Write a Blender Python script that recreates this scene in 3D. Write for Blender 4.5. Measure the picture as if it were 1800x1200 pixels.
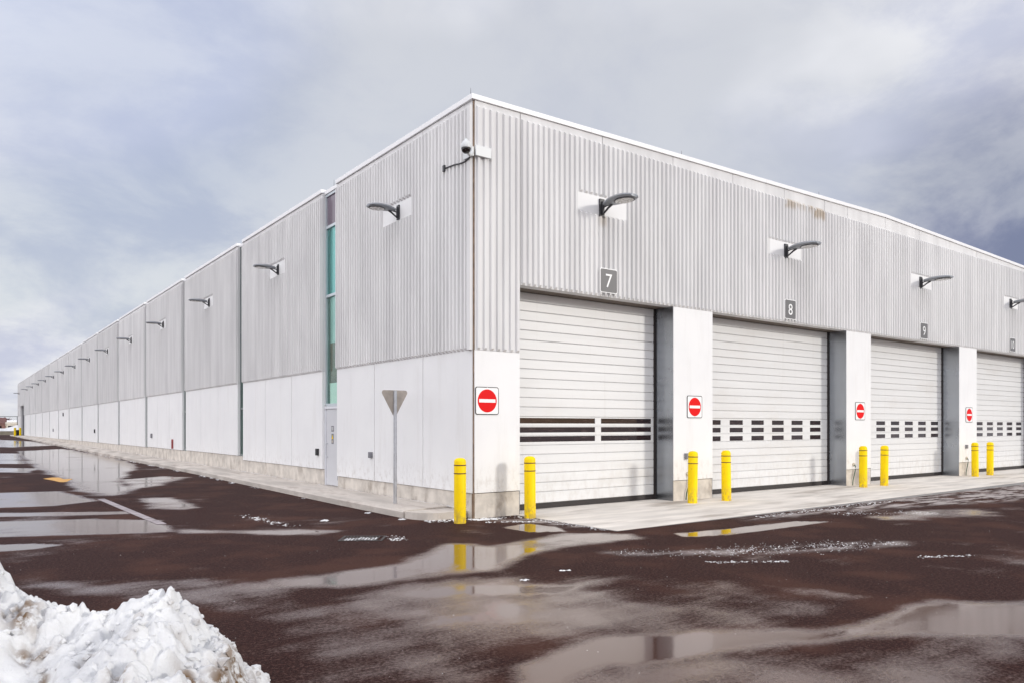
import bpy, bmesh, math, random
import numpy as np
from mathutils import Vector, Matrix, noise as mnoise

for o in list(bpy.data.objects):
    bpy.data.objects.remove(o)
SC = bpy.context.scene
COL = SC.collection
R = math.radians
random.seed(7)

# ------------------------------------------------------------------ camera
CAM = Vector((-7.967, -11.967, 1.7))
cam_data = bpy.data.cameras.new('camera')
cam_data.sensor_width = 36.0
cam_data.lens = 26.57
cam_data.shift_y = 0.0822
cam_data.clip_start = 0.1
cam_data.clip_end = 6000
cam = bpy.data.objects.new('camera', cam_data)
cam.location = CAM
cam.rotation_euler = (R(90), 0, R(-36.582))
COL.objects.link(cam)
SC.camera = cam

# ------------------------------------------------------------------ exposure
SC.view_settings.view_transform = 'Standard'
SC.view_settings.look = 'None'
SC.view_settings.gamma = 1.0
SC.view_settings.use_curve_mapping = False
SC.view_settings.exposure = 0.0

# ------------------------------------------------------------------ sun
SUN_EL, SUN_DIR = R(14.5), Vector((0.53, -0.848, 0)).normalized()
to_sun = Vector((SUN_DIR.x * math.cos(SUN_EL), SUN_DIR.y * math.cos(SUN_EL), math.sin(SUN_EL)))
sun_data = bpy.data.lights.new('sun', 'SUN')
sun_data.energy = 1.6
sun_data.angle = R(6.5)
sun_data.color = (1.0, 0.965, 0.9)
sun = bpy.data.objects.new('sun', sun_data)
sun.rotation_euler = to_sun.to_track_quat('Z', 'Y').to_euler()
sun.location = (0, -40, 30)
COL.objects.link(sun)

# ------------------------------------------------------------------ sky
W = bpy.data.worlds.new('World')
SC.world = W
W.use_nodes = True
wn = W.node_tree
wn.nodes.clear()
def N(nt, typ, **kw):
    n = nt.nodes.new(typ)
    for k, v in kw.items():
        if k.startswith('i_'):
            key = k[2:]
            key = int(key) if key.isdigit() else key
            n.inputs[key].default_value = v
        else:
            setattr(n, k, v)
    return n
def M(nt, op, a, b=None, c=None, clamp=False):
    n = nt.nodes.new('ShaderNodeMath'); n.operation = op; n.use_clamp = clamp
    for i, x in enumerate((a, b, c)):
        if x is None: continue
        if isinstance(x, (int, float)): n.inputs[i].default_value = x
        else: nt.links.new(x, n.inputs[i])
    return n.outputs[0]
def MIX(nt, f, a, b, blend='MIX'):
    n = nt.nodes.new('ShaderNodeMix'); n.data_type = 'RGBA'; n.blend_type = blend
    for s, x in ((0, f), (6, a), (7, b)):
        if isinstance(x, (int, float)): n.inputs[s].default_value = x
        elif isinstance(x, (tuple, list)): n.inputs[s].default_value = tuple(x) + ((1,) if len(x) == 3 else ())
        else: nt.links.new(x, n.inputs[s])
    return n.outputs[2]
def SMOOTH(nt, v, lo, hi, a=0.0, b=1.0):
    n = nt.nodes.new('ShaderNodeMapRange'); n.interpolation_type = 'SMOOTHSTEP'
    nt.links.new(v, n.inputs[0])
    for i, x in zip((1, 2, 3, 4), (lo, hi, a, b)): n.inputs[i].default_value = x
    return n.outputs[0]

tc = N(wn, 'ShaderNodeTexCoord')
sky = N(wn, 'ShaderNodeTexSky', sky_type='NISHITA', sun_disc=False, sun_elevation=SUN_EL,
        sun_rotation=math.atan2(SUN_DIR.x, SUN_DIR.y))
sky.air_density = 1.0; sky.dust_density = 1.5; sky.altitude = 100
sep = N(wn, 'ShaderNodeSeparateXYZ'); wn.links.new(tc.outputs['Generated'], sep.inputs[0])
zz = M(wn, 'ADD', M(wn, 'MAXIMUM', sep.outputs[2], 0.0), 0.34)
px = M(wn, 'DIVIDE', sep.outputs[0], zz); py = M(wn, 'DIVIDE', sep.outputs[1], zz)
comb = N(wn, 'ShaderNodeCombineXYZ'); wn.links.new(px, comb.inputs[0]); wn.links.new(py, comb.inputs[1])
n1 = N(wn, 'ShaderNodeTexNoise', i_Scale=2.3, i_Detail=10.0, i_Roughness=0.6, i_Distortion=0.3)
wn.links.new(comb.outputs[0], n1.inputs['Vector'])
n2 = N(wn, 'ShaderNodeTexNoise', i_Scale=0.8, i_Detail=5.0, i_Roughness=0.5, i_Distortion=0.5)
off = N(wn, 'ShaderNodeVectorMath', operation='ADD'); off.inputs[1].default_value = (4.3, 1.7, 0)
wn.links.new(comb.outputs[0], off.inputs[0]); wn.links.new(off.outputs[0], n2.inputs['Vector'])
def lobe(az_deg, el_deg, lo, hi):
    # smooth lobe of the sky round one world direction (azimuth from +Y towards +X)
    d = N(wn, 'ShaderNodeVectorMath', operation='DOT_PRODUCT')
    a, e = R(az_deg), R(el_deg)
    d.inputs[1].default_value = (math.sin(a) * math.cos(e), math.cos(a) * math.cos(e), math.sin(e))
    wn.links.new(tc.outputs['Generated'], d.inputs[0])
    return SMOOTH(wn, d.outputs['Value'], math.cos(R(lo)), math.cos(R(hi)))
shade = SMOOTH(wn, n1.outputs[0], 0.38, 0.60)
cloud = MIX(wn, shade, (5.9, 6.2, 7.5), (8.3, 8.4, 8.8))
# a heavy grey-blue cloud bank low in the east, thinner veil to the north-west
bank = M(wn, 'MULTIPLY', lobe(74, 9, 16, 2), SMOOTH(wn, n1.outputs[0], 0.62, 0.40, 0.62, 1.0))
cloud = MIX(wn, M(wn, 'MULTIPLY', bank, 0.95), cloud, (1.9, 2.1, 3.5))
veil = M(wn, 'MULTIPLY', lobe(9, 26, 17, 3), 0.5)
cloud = MIX(wn, veil, cloud, (4.5, 5.3, 7.4))
lightc = M(wn, 'MULTIPLY', lobe(40, 20, 24, 4), 0.7)
cloud = MIX(wn, lightc, cloud, (7.9, 8.05, 8.7))
gap = M(wn, 'MULTIPLY', SMOOTH(wn, n2.outputs[0], 0.60, 0.45), 0.25)
skyg = MIX(wn, 1.0, sky.outputs[0], (1.0, 1.0, 1.0), 'MULTIPLY')
col = MIX(wn, gap, cloud, skyg)
# sky brightened out of view, behind left, added to light the long wall
bright = lobe(262, 34, 92, 20)
col = MIX(wn, M(wn, 'MULTIPLY', bright, 0.75), col, (7.45, 7.25, 7.35))
gain = M(wn, 'ADD', M(wn, 'MULTIPLY', bright, 1.5), 1.0)
gv = N(wn, 'ShaderNodeVectorMath', operation='SCALE'); wn.links.new(col, gv.inputs[0]); wn.links.new(gain, gv.inputs['Scale'])
bg = N(wn, 'ShaderNodeBackground', i_Strength=0.1)
wn.links.new(gv.outputs[0], bg.inputs[0])
wo = N(wn, 'ShaderNodeOutputWorld'); wn.links.new(bg.outputs[0], wo.inputs[0])

# ------------------------------------------------------------------ materials
def base_mat(name):
    m = bpy.data.materials.new(name); m.use_nodes = True
    nt = m.node_tree
    return m, nt, nt.nodes['Principled BSDF']
def pos_noise(nt, scale, stretch=(1, 1, 1), detail=5.0, rough=0.55, src='Position'):
    g = N(nt, 'ShaderNodeNewGeometry')
    mp = N(nt, 'ShaderNodeVectorMath', operation='MULTIPLY'); mp.inputs[1].default_value = stretch
    nt.links.new(g.outputs[src], mp.inputs[0])
    n = N(nt, 'ShaderNodeTexNoise', i_Scale=scale, i_Detail=detail, i_Roughness=rough)
    nt.links.new(mp.outputs[0], n.inputs['Vector'])
    return n.outputs[0]
def mat(name, col, rough=0.6, metal=0.0, var=0.06, vscale=2.0, stretch=(1, 1, 1), bump=0.0, bscale=60.0,
        spec=0.5, rvar=0.0, stain_or_glint=None, stain_or_glint_amt=0.0, stain_or_glint_scale=1.5, stain_or_glint_stretch=(1, 1, 1)):
    m, nt, b = base_mat(name)
    n = pos_noise(nt, vscale, stretch)
    c = MIX(nt, SMOOTH(nt, n, 0.3, 0.7), tuple(x * (1 - var) for x in col), tuple(min(1, x * (1 + var)) for x in col))
    if stain_or_glint:
        s = pos_noise(nt, stain_or_glint_scale, stain_or_glint_stretch, 8.0, 0.65)
        c = MIX(nt, M(nt, 'MULTIPLY', SMOOTH(nt, s, 0.5, 0.72), stain_or_glint_amt), c, stain_or_glint)
    nt.links.new(c, b.inputs['Base Color'])
    b.inputs['Roughness'].default_value = rough
    if rvar:
        rr = M(nt, 'MULTIPLY_ADD', n, rvar, rough - rvar / 2); nt.links.new(rr, b.inputs['Roughness'])
    b.inputs['Metallic'].default_value = metal
    b.inputs['Specular IOR Level'].default_value = spec
    if bump:
        bn = pos_noise(nt, bscale, (1, 1, 1), 4.0)
        bu = N(nt, 'ShaderNodeBump', i_Strength=bump, i_Distance=0.01)
        nt.links.new(bn, bu.inputs['Height']); nt.links.new(bu.outputs[0], b.inputs['Normal'])
    return m

MT = {}
def white_wall():
    m, nt, b = base_mat('white_panel')
    n = pos_noise(nt, 0.9, (1, 1, 1)); c = MIX(nt, SMOOTH(nt, n, 0.3, 0.7), (0.79, 0.79, 0.795), (0.825, 0.825, 0.825))
    s = pos_noise(nt, 1.2, (2.5, 2.5, 0.35), 8, 0.65)
    c = MIX(nt, M(nt, 'MULTIPLY', SMOOTH(nt, s, 0.5, 0.72), 0.28), c, (0.64, 0.62, 0.60))
    g = N(nt, 'ShaderNodeNewGeometry'); q = N(nt, 'ShaderNodeSeparateXYZ'); nt.links.new(g.outputs['Position'], q.inputs[0])
    d = pos_noise(nt, 7.0, (1, 1, 0.6), 8, 0.7)
    k = M(nt, 'MULTIPLY', SMOOTH(nt, q.outputs[2], 1.15, 0.35), SMOOTH(nt, d, 0.46, 0.66))
    c = MIX(nt, M(nt, 'MULTIPLY', k, 0.40), c, (0.42, 0.37, 0.33))
    sc = pos_noise(nt, 2.2, (1, 1, 1.6), 9, 0.7)
    c = MIX(nt, M(nt, 'MULTIPLY', SMOOTH(nt, sc, 0.66, 0.74), 0.25), c, (0.5, 0.48, 0.46))
    oi = N(nt, 'ShaderNodeObjectInfo'); tv = M(nt, 'MULTIPLY_ADD', oi.outputs['Random'], 0.05, 0.965)
    cv = N(nt, 'ShaderNodeVectorMath', operation='SCALE'); nt.links.new(c, cv.inputs[0]); nt.links.new(tv, cv.inputs['Scale']); c = cv.outputs[0]
    nt.links.new(c, b.inputs['Base Color']); b.inputs['Roughness'].default_value = 0.55
    bn = pos_noise(nt, 30, (1, 1, 1), 4); bu = N(nt, 'ShaderNodeBump', i_Strength=0.06, i_Distance=0.01)
    nt.links.new(bn, bu.inputs['Height']); nt.links.new(bu.outputs[0], b.inputs['Normal'])
    return m
MT['white_panel'] = white_wall()
MT['pad'] = mat('pad', (0.80, 0.80, 0.80), 0.6, var=0.02)
MT['plinth'] = mat('plinth', (0.60, 0.555, 0.50), 0.85, var=0.15, vscale=3, bump=0.35, bscale=45,
                   stain_or_glint=(0.24, 0.19, 0.15), stain_or_glint_amt=0.6, stain_or_glint_scale=2.2, stain_or_glint_stretch=(1.2, 1.2, 0.8))
MT['sidewalk'] = mat('sidewalk', (0.52, 0.475, 0.43), 0.8, var=0.2, vscale=1.3, stretch=(1.5, 0.4, 1), bump=0.3, bscale=60,
                     stain_or_glint=(0.20, 0.15, 0.125), stain_or_glint_amt=0.65, stain_or_glint_scale=1.0, stain_or_glint_stretch=(2.0, 0.5, 1))
MT['apron'] = mat('apron', (0.70, 0.655, 0.60), 0.75, var=0.14, vscale=1.6, stretch=(0.4, 1.6, 1), bump=0.25, bscale=70,
                  stain_or_glint=(0.30, 0.25, 0.21), stain_or_glint_amt=0.85, stain_or_glint_scale=0.6, stain_or_glint_stretch=(0.45, 1.8, 1))
MT['coping'] = mat('coping', (0.82, 0.82, 0.83), 0.4, var=0.02)
MT['caulk'] = mat('caulk', (0.22, 0.15, 0.10), 0.8, var=0.3, vscale=6)
MT['joint'] = mat('joint', (0.25, 0.24, 0.23), 0.9)
def slat_material():
    m, nt, b = base_mat('door_slat')
    n = pos_noise(nt, 1.2, (0.15, 1, 4.2), 3); c = MIX(nt, SMOOTH(nt, n, .3, .7), (0.69, 0.69, 0.685), (0.735, 0.735, 0.73))
    s = pos_noise(nt, 0.9, (0.5, 1, 1.5), 8, .65); c = MIX(nt, M(nt, 'MULTIPLY', SMOOTH(nt, s, .5, .72), .35), c, (0.60, 0.57, 0.53))
    g = N(nt, 'ShaderNodeNewGeometry'); q = N(nt, 'ShaderNodeSeparateXYZ'); nt.links.new(g.outputs['Position'], q.inputs[0])
    d = pos_noise(nt, 5, (1.2, 1, .6), 8, .7)
    k = M(nt, 'MULTIPLY', SMOOTH(nt, q.outputs[2], 1.25, .1), SMOOTH(nt, d, .42, .66)); c = MIX(nt, M(nt, 'MULTIPLY', k, .30), c, (0.46, 0.41, 0.36))
    v = pos_noise(nt, 2.2, (3.5, 1, .12), 7, .65); c = MIX(nt, M(nt, 'MULTIPLY', SMOOTH(nt, v, .55, .75), .16), c, (0.45, 0.42, 0.38))
    nt.links.new(c, b.inputs['Base Color']); b.inputs['Roughness'].default_value = .42
    bn = pos_noise(nt, 1.4, (.6, 1, 2.5), 3); bu = N(nt, 'ShaderNodeBump', i_Strength=.12, i_Distance=.02)
    nt.links.new(bn, bu.inputs['Height']); nt.links.new(bu.outputs[0], b.inputs['Normal'])
    return m
MT['door_slat'] = slat_material()
MT['seal'] = mat('seal', (0.018, 0.013, 0.013), 0.6)
MT['dark_glass'] = mat('dark_glass', (0.014, 0.004, 0.005), 0.05, spec=0.35, var=0.2, stain_or_glint=(0.16, 0.11, 0.10), stain_or_glint_amt=0.5, stain_or_glint_scale=5, stain_or_glint_stretch=(.8, 1, 9))  # pale streaks painted into the glass colour stand in for reflections
MT['steel'] = mat('steel', (0.36, 0.38, 0.41), 0.27, metal=1.0, var=0.10, vscale=0.8, rvar=0.08, stretch=(1, 1, .5))
MT['soffit'] = mat('soffit', (0.16, 0.13, 0.11), 0.8)
MT['galv'] = mat('galv', (0.60, 0.62, 0.65), 0.42, metal=0.9, var=0.1, vscale=8)
MT['sign_back'] = mat('sign_back', (0.47, 0.42, 0.37), 0.45, metal=0.45, var=0.18, vscale=4)
MT['sign_hole'] = mat('sign_hole', (0.75, 0.77, 0.8), 0.5)
MT['yellow_plain'] = mat('yellow', (0.96, 0.69, 0.0), 0.5, spec=0.2, var=0.05, vscale=5, stain_or_glint=(0.62, 0.40, 0.02), stain_or_glint_amt=0.3, stain_or_glint_scale=5)
def bollard_yellow():
    m, nt, b = base_mat('yellow')
    n = pos_noise(nt, 4, (1, 1, .5)); c = MIX(nt, SMOOTH(nt, n, .3, .7), (0.90, 0.62, 0.0), (0.97, 0.70, 0.002))
    s = pos_noise(nt, 9, (1.5, 1.5, .7), 9, .72)
    c = MIX(nt, M(nt, 'MULTIPLY', SMOOTH(nt, s, .60, .70), .55), c, (0.42, 0.27, 0.06))
    g = N(nt, 'ShaderNodeNewGeometry'); q = N(nt, 'ShaderNodeSeparateXYZ'); nt.links.new(g.outputs['Position'], q.inputs[0])
    d = pos_noise(nt, 14, (1, 1, .6), 7, .7)
    k = M(nt, 'MULTIPLY', SMOOTH(nt, q.outputs[2], .42, -.05), SMOOTH(nt, d, .40, .60))
    c = MIX(nt, M(nt, 'MULTIPLY', k, .6), c, (0.30, 0.20, 0.09))
    nt.links.new(c, b.inputs['Base Color']); b.inputs['Roughness'].default_value = .5; b.inputs['Specular IOR Level'].default_value = .2
    return m
MT['yellow'] = bollard_yellow()
MT['tar'] = mat('tar', (0.010, 0.004, 0.005), 0.9, var=.3, vscale=6, spec=0.0)
MT['teal_glass'] = None
MT['band'] = mat('band', (0.10, 0.045, 0.02), 0.6)
MT['red'] = mat('red', (0.75, 0.004, 0.006), 0.5, spec=0.12, var=0.03)
MT['sign_white'] = mat('sign_white', (0.84, 0.84, 0.84), 0.4, var=0.01)
MT['black'] = mat('black', (0.02, 0.02, 0.022), 0.5)
MT['sign_grey'] = mat('sign_grey', (0.115, 0.113, 0.118), 0.45, var=0.04)
MT['lamp_grey'] = mat('lamp_grey', (0.27, 0.285, 0.31), 0.35, metal=0.3, var=0.05)
MT['lamp_dark'] = mat('lamp_dark', (0.035, 0.035, 0.04), 0.45)
MT['lens'] = mat('lens', (0.80, 0.75, 0.66), 0.12, var=0.5, vscale=22, spec=0.8)
MT['box_grey'] = mat('box_grey', (0.20, 0.20, 0.22), 0.5)
MT['box_black'] = mat('box_black', (0.022, 0.022, 0.025), 0.5)
MT['frame'] = mat('frame', (0.55, 0.60, 0.63), 0.35, metal=0.4, var=0.03)
MT['frame_dark'] = mat('frame_dark', (0.20, 0.235, 0.235), 0.4, metal=0.3, var=0.05)
MT['reflection_green'] = mat('reflection_green', (0.035, 0.075, 0.06), 0.5)
MT['steel_door'] = mat('steel_door', (0.58, 0.585, 0.61), 0.4, var=0.02)
MT['header'] = mat('header', (0.70, 0.71, 0.75), 0.4)
MT['blind_teal'] = mat('blind_teal', (0.40, 0.54, 0.53), 0.7, var=0.05, vscale=1.2)
MT['inside_brown'] = mat('inside_brown', (0.12, 0.05, 0.008), 0.8, var=0.25, vscale=5)
MT['curtain'] = mat('curtain', (0.80, 0.82, 0.76), 0.8, var=0.04)
MT['spandrel'] = mat('spandrel', (0.14, 0.105, 0.14), 0.12, var=0.1, spec=0.6)
MT['green_cable'] = mat('green_cable', (0.045, 0.10, 0.06), 0.5)
MT['beige'] = mat('beige', (0.52, 0.47, 0.38), 0.6)
MT['dome_white'] = mat('dome_white', (0.62, 0.64, 0.65), 0.4, var=0.03)
MT['dome_glass'] = mat('dome_glass', (0.012, 0.010, 0.010), 0.04, spec=0.8)
MT['roof'] = mat('roof', (0.45, 0.45, 0.45), 0.8)
MT['orange_paint'] = mat('orange_paint', (0.70, 0.36, 0.055), 0.55, var=0.12, vscale=6, stain_or_glint=(0.16, 0.09, 0.07), stain_or_glint_amt=0.6, stain_or_glint_scale=5)
MT['white_paint'] = mat('white_paint', (0.34, 0.29, 0.30), 0.45, var=0.2, vscale=4, stain_or_glint=(0.05, 0.03, 0.03), stain_or_glint_amt=0.95, stain_or_glint_scale=3)
MT['barrier'] = mat('barrier', (0.36, 0.32, 0.24), 0.9, var=0.15)
MT['fence'] = mat('fence', (0.03, 0.035, 0.04), 0.5)
MT['brick'] = mat('brick', (0.17, 0.085, 0.07), 0.85, var=0.2)
MT['beige_wall'] = mat('beige_wall', (0.55, 0.50, 0.42), 0.85)
MT['red_roof'] = mat('red_roof', (0.13, 0.055, 0.05), 0.8)
MT['snow_roof'] = mat('snow_roof', (0.82, 0.83, 0.86), 0.7)
MT['bark'] = mat('bark', (0.09, 0.035, 0.04), 0.9)
MT['inside_dark'] = mat('inside_dark', (0.05, 0.055, 0.05), 0.8)
MT['red_box'] = mat('red_box', (0.30, 0.06, 0.06), 0.5)
MT['iron'] = mat('iron', (0.03, 0.022, 0.02), 0.6, var=0.3, vscale=20)

def rib_material():
    m, nt, b = base_mat('ribbed_concrete')
    n = pos_noise(nt, 1.0, (2.2, 2.2, 0.22), 6)
    f = pos_noise(nt, 0.5, (1, 1, 0.7), 4)
    c = MIX(nt, SMOOTH(nt, n, 0.3, 0.7), (0.655, 0.65, 0.65), (0.765, 0.76, 0.757))
    c = MIX(nt, M(nt, 'MULTIPLY', SMOOTH(nt, f, 0.48, 0.7), 0.4), c, (0.60, 0.595, 0.60))
    g = N(nt, 'ShaderNodeNewGeometry'); s = N(nt, 'ShaderNodeSeparateXYZ'); nt.links.new(g.outputs['Position'], s.inputs[0])
    def box(xa, xb, za, zb, e=0.03):
        q = M(nt, 'MULTIPLY', SMOOTH(nt, s.outputs[0], xa - e, xa + e), SMOOTH(nt, s.outputs[0], xb + e, xb - e))
        q = M(nt, 'MULTIPLY', q, SMOOTH(nt, s.outputs[2], za - .12, za + .05))
        return M(nt, 'MULTIPLY', q, SMOOTH(nt, s.outputs[2], zb + e, zb - e))
    rn = pos_noise(nt, 5.0, (1, 0.1, 0.35), 4)
    for (xa, xb, za, zb, lo, amt) in ((10.06, 10.55, 7.62, 7.82, .36, .45), (11.3, 11.98, 7.55, 7.82, .40, .55), (10.4, 11.5, 7.66, 7.82, .42, .35), (3.24, 3.46, 6.05, 6.24, .34, .25)):
        k = M(nt, 'MULTIPLY', box(xa, xb, za, zb), M(nt, 'MULTIPLY', SMOOTH(nt, rn, lo, lo + .2), amt))
        c = MIX(nt, k, c, (0.34, 0.22, 0.075))
    oi = N(nt, 'ShaderNodeObjectInfo'); tv = M(nt, 'MULTIPLY_ADD', oi.outputs['Random'], 0.08, 0.95)
    cv = N(nt, 'ShaderNodeVectorMath', operation='SCALE'); nt.links.new(c, cv.inputs[0]); nt.links.new(tv, cv.inputs['Scale']); c = cv.outputs[0]
    nt.links.new(c, b.inputs['Base Color'])
    b.inputs['Roughness'].default_value = 0.8
    bn = pos_noise(nt, 70, (1, 1, 1), 3)
    bu = N(nt, 'ShaderNodeBump', i_Strength=0.2, i_Distance=0.01)
    nt.links.new(bn, bu.inputs['Height']); nt.links.new(bu.outputs[0], b.inputs['Normal'])
    return m
MT['rib'] = rib_material()

def glass_material():
    m, nt, b = base_mat('tinted_glass')
    nt.nodes.remove(b)
    tr = N(nt, 'ShaderNodeBsdfTransparent'); tr.inputs[0].default_value = (0.84, 0.94, 0.91, 1)
    gl = N(nt, 'ShaderNodeBsdfGlossy', i_Roughness=0.02); gl.inputs[0].default_value = (0.8, 0.95, 0.92, 1)
    lw = N(nt, 'ShaderNodeLayerWeight', i_Blend=0.5)
    f = M(nt, 'MULTIPLY_ADD', M(nt, 'POWER', lw.outputs['Facing'], 4.0), 0.85, 0.03, clamp=True)
    mx = N(nt, 'ShaderNodeMixShader'); nt.links.new(f, mx.inputs[0])
    nt.links.new(tr.outputs[0], mx.inputs[1]); nt.links.new(gl.outputs[0], mx.inputs[2])
    nt.links.new(mx.outputs[0], nt.nodes['Material Output'].inputs[0])
    return m
MT['glass'] = glass_material()
def teal_glass():
    m, nt, b = base_mat('teal_glass'); nt.nodes.remove(b)
    tr = N(nt, 'ShaderNodeBsdfTransparent'); tr.inputs[0].default_value = (0.68, 0.88, 0.87, 1)
    gl = N(nt, 'ShaderNodeBsdfGlossy', i_Roughness=0.03); gl.inputs[0].default_value = (0.60, 0.93, 0.90, 1)
    lw = N(nt, 'ShaderNodeLayerWeight', i_Blend=0.5); f = M(nt, 'MULTIPLY_ADD', M(nt, 'POWER', lw.outputs['Facing'], 4.0), 0.75, 0.12, clamp=True)
    mx = N(nt, 'ShaderNodeMixShader'); nt.links.new(f, mx.inputs[0])
    nt.links.new(tr.outputs[0], mx.inputs[1]); nt.links.new(gl.outputs[0], mx.inputs[2])
    nt.links.new(mx.outputs[0], nt.nodes['Material Output'].inputs[0])
    return m
MT['teal_glass'] = teal_glass()

def snow_material():
    m, nt, b = base_mat('snow')
    n = pos_noise(nt, 3.0, (1, 1, 1), 6)
    c = MIX(nt, SMOOTH(nt, n, 0.3, 0.7), (0.66, 0.665, 0.68), (0.77, 0.775, 0.78))
    a = N(nt, 'ShaderNodeAttribute', attribute_name='dirt')
    dn = pos_noise(nt, 16.0, (1, 1, 1), 6, 0.65)
    k = M(nt, 'MULTIPLY', a.outputs['Fac'], SMOOTH(nt, dn, 0.36, 0.56), clamp=True)
    c = MIX(nt, k, c, (0.15, 0.082, 0.030))
    nt.links.new(c, b.inputs['Base Color'])
    b.inputs['Roughness'].default_value = 0.55
    b.inputs['Subsurface Weight'].default_value = 0.15
    b.inputs['Subsurface Radius'].default_value = (0.03, 0.03, 0.035)
    bn = pos_noise(nt, 62, (1, 1, 1), 6, 0.72)
    bu = N(nt, 'ShaderNodeBump', i_Strength=0.75, i_Distance=0.014)
    nt.links.new(bn, bu.inputs['Height']); nt.links.new(bu.outputs[0], b.inputs['Normal'])
    return m
MT['snow'] = snow_material()

def asphalt_material():
    m, nt, b = base_mat('asphalt')
    g = N(nt, 'ShaderNodeNewGeometry')
    s = N(nt, 'ShaderNodeSeparateXYZ'); nt.links.new(g.outputs['Position'], s.inputs[0])
    fine = pos_noise(nt, 160, (1, 1, 1), 3, 0.7)
    mid = pos_noise(nt, 0.8, (1, 1, 1), 6)
    wetn = pos_noise(nt, 1.3, (1, 1, 1), 7, 0.6)
    wn_ = pos_noise(nt, 0.33, (1, 1, 1), 5, 0.5)
    a = N(nt, 'ShaderNodeAttribute', attribute_name='wet')
    wet = M(nt, 'ADD', a.outputs['Fac'], M(nt, 'MULTIPLY_ADD', wetn, 0.8, -0.41))
    wet = M(nt, 'ADD', wet, M(nt, 'MULTIPLY', SMOOTH(nt, wn_, 0.38, 0.68), 0.42))
    grit = pos_noise(nt, 30, (1, 1, 1), 4, 0.75)
    wet = M(nt, 'ADD', wet, M(nt, 'MULTIPLY_ADD', grit, 0.55, -0.29))
    track = pos_noise(nt, 0.9, (0.28, 2.6, 1), 5, 0.6)
    wet = M(nt, 'ADD', wet, M(nt, 'MULTIPLY_ADD', track, 0.62, -0.35))
    water = SMOOTH(nt, wet, 0.40, 0.98)
    damp = SMOOTH(nt, wet, 0.24, 0.78)
    c = MIX(nt, SMOOTH(nt, fine, 0.25, 0.75), (0.007, 0.0028, 0.0030), (0.037, 0.0145, 0.0125))
    c = MIX(nt, SMOOTH(nt, grit, 0.42, 0.72), c, (0.085, 0.040, 0.034))
    agg = pos_noise(nt, 95, (1, 1, 1), 2, 0.5)
    c = MIX(nt, M(nt, 'MULTIPLY', SMOOTH(nt, agg, 0.63, 0.72), 0.7), c, (0.20, 0.15, 0.135))
    c = MIX(nt, M(nt, 'MULTIPLY', SMOOTH(nt, mid, 0.46, 0.66), 0.7), c, (0.075, 0.034, 0.025))
    c = MIX(nt, M(nt, 'MULTIPLY', damp, 0.6), c, (0.092, 0.043, 0.030))
    # pale frost / dried salt attribute
    fr = N(nt, 'ShaderNodeAttribute', attribute_name='frost')
    fk = M(nt, 'MULTIPLY', fr.outputs['Fac'], SMOOTH(nt, pos_noise(nt, 2.4, (0.5, 1.6, 1), 7, 0.65), 0.42, 0.60), clamp=True)
    c = MIX(nt, M(nt, 'MULTIPLY', fk, 0.75), c, (0.55, 0.50, 0.48))
    # snow covered fields outside the paved yard
    out = M(nt, 'MAXIMUM', SMOOTH(nt, s.outputs[1], 133.0, 134.5), SMOOTH(nt, s.outputs[1], -46, -50))
    out = M(nt, 'MAXIMUM', out, M(nt, 'MAXIMUM', SMOOTH(nt, s.outputs[0], -34, -38), SMOOTH(nt, s.outputs[0], 70, 74)))
    c = MIX(nt, out, c, (0.8, 0.8, 0.82))
    nt.links.new(c, b.inputs['Base Color'])
    r = M(nt, 'MULTIPLY_ADD', damp, -0.40, 0.68)
    r2 = N(nt, 'ShaderNodeMix'); r2.data_type = 'FLOAT'
    nt.links.new(water, r2.inputs[0]); nt.links.new(r, r2.inputs[2]); r2.inputs[3].default_value = 0.075
    r3 = M(nt, 'MAXIMUM', r2.outputs[0], M(nt, 'MULTIPLY', M(nt, 'MAXIMUM', out, fk), 0.7))
    nt.links.new(r3, b.inputs['Roughness'])
    b.inputs['IOR'].default_value = 1.72
    b.inputs['Specular Tint'].default_value = (1.0, 0.86, 0.80, 1)
    sp = M(nt, 'MULTIPLY_ADD', M(nt, 'MULTIPLY', damp, damp), 0.97, 0.025); nt.links.new(sp, b.inputs['Specular IOR Level'])
    ripple = pos_noise(nt, 5.5, (1, 1, 1), 3)
    bu0 = N(nt, 'ShaderNodeBump', i_Distance=0.01); nt.links.new(ripple, bu0.inputs['Height'])
    bu0.inputs['Strength'].default_value = 0.03
    bu = N(nt, 'ShaderNodeBump', i_Distance=0.012)
    st = M(nt, 'MULTIPLY_ADD', water, -0.55, 0.55); nt.links.new(st, bu.inputs['Strength'])
    nt.links.new(fine, bu.inputs['Height']); nt.links.new(bu0.outputs[0], bu.inputs['Normal'])
    nt.links.new(bu.outputs[0], b.inputs['Normal'])
    return m
MT['asphalt'] = asphalt_material()

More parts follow.
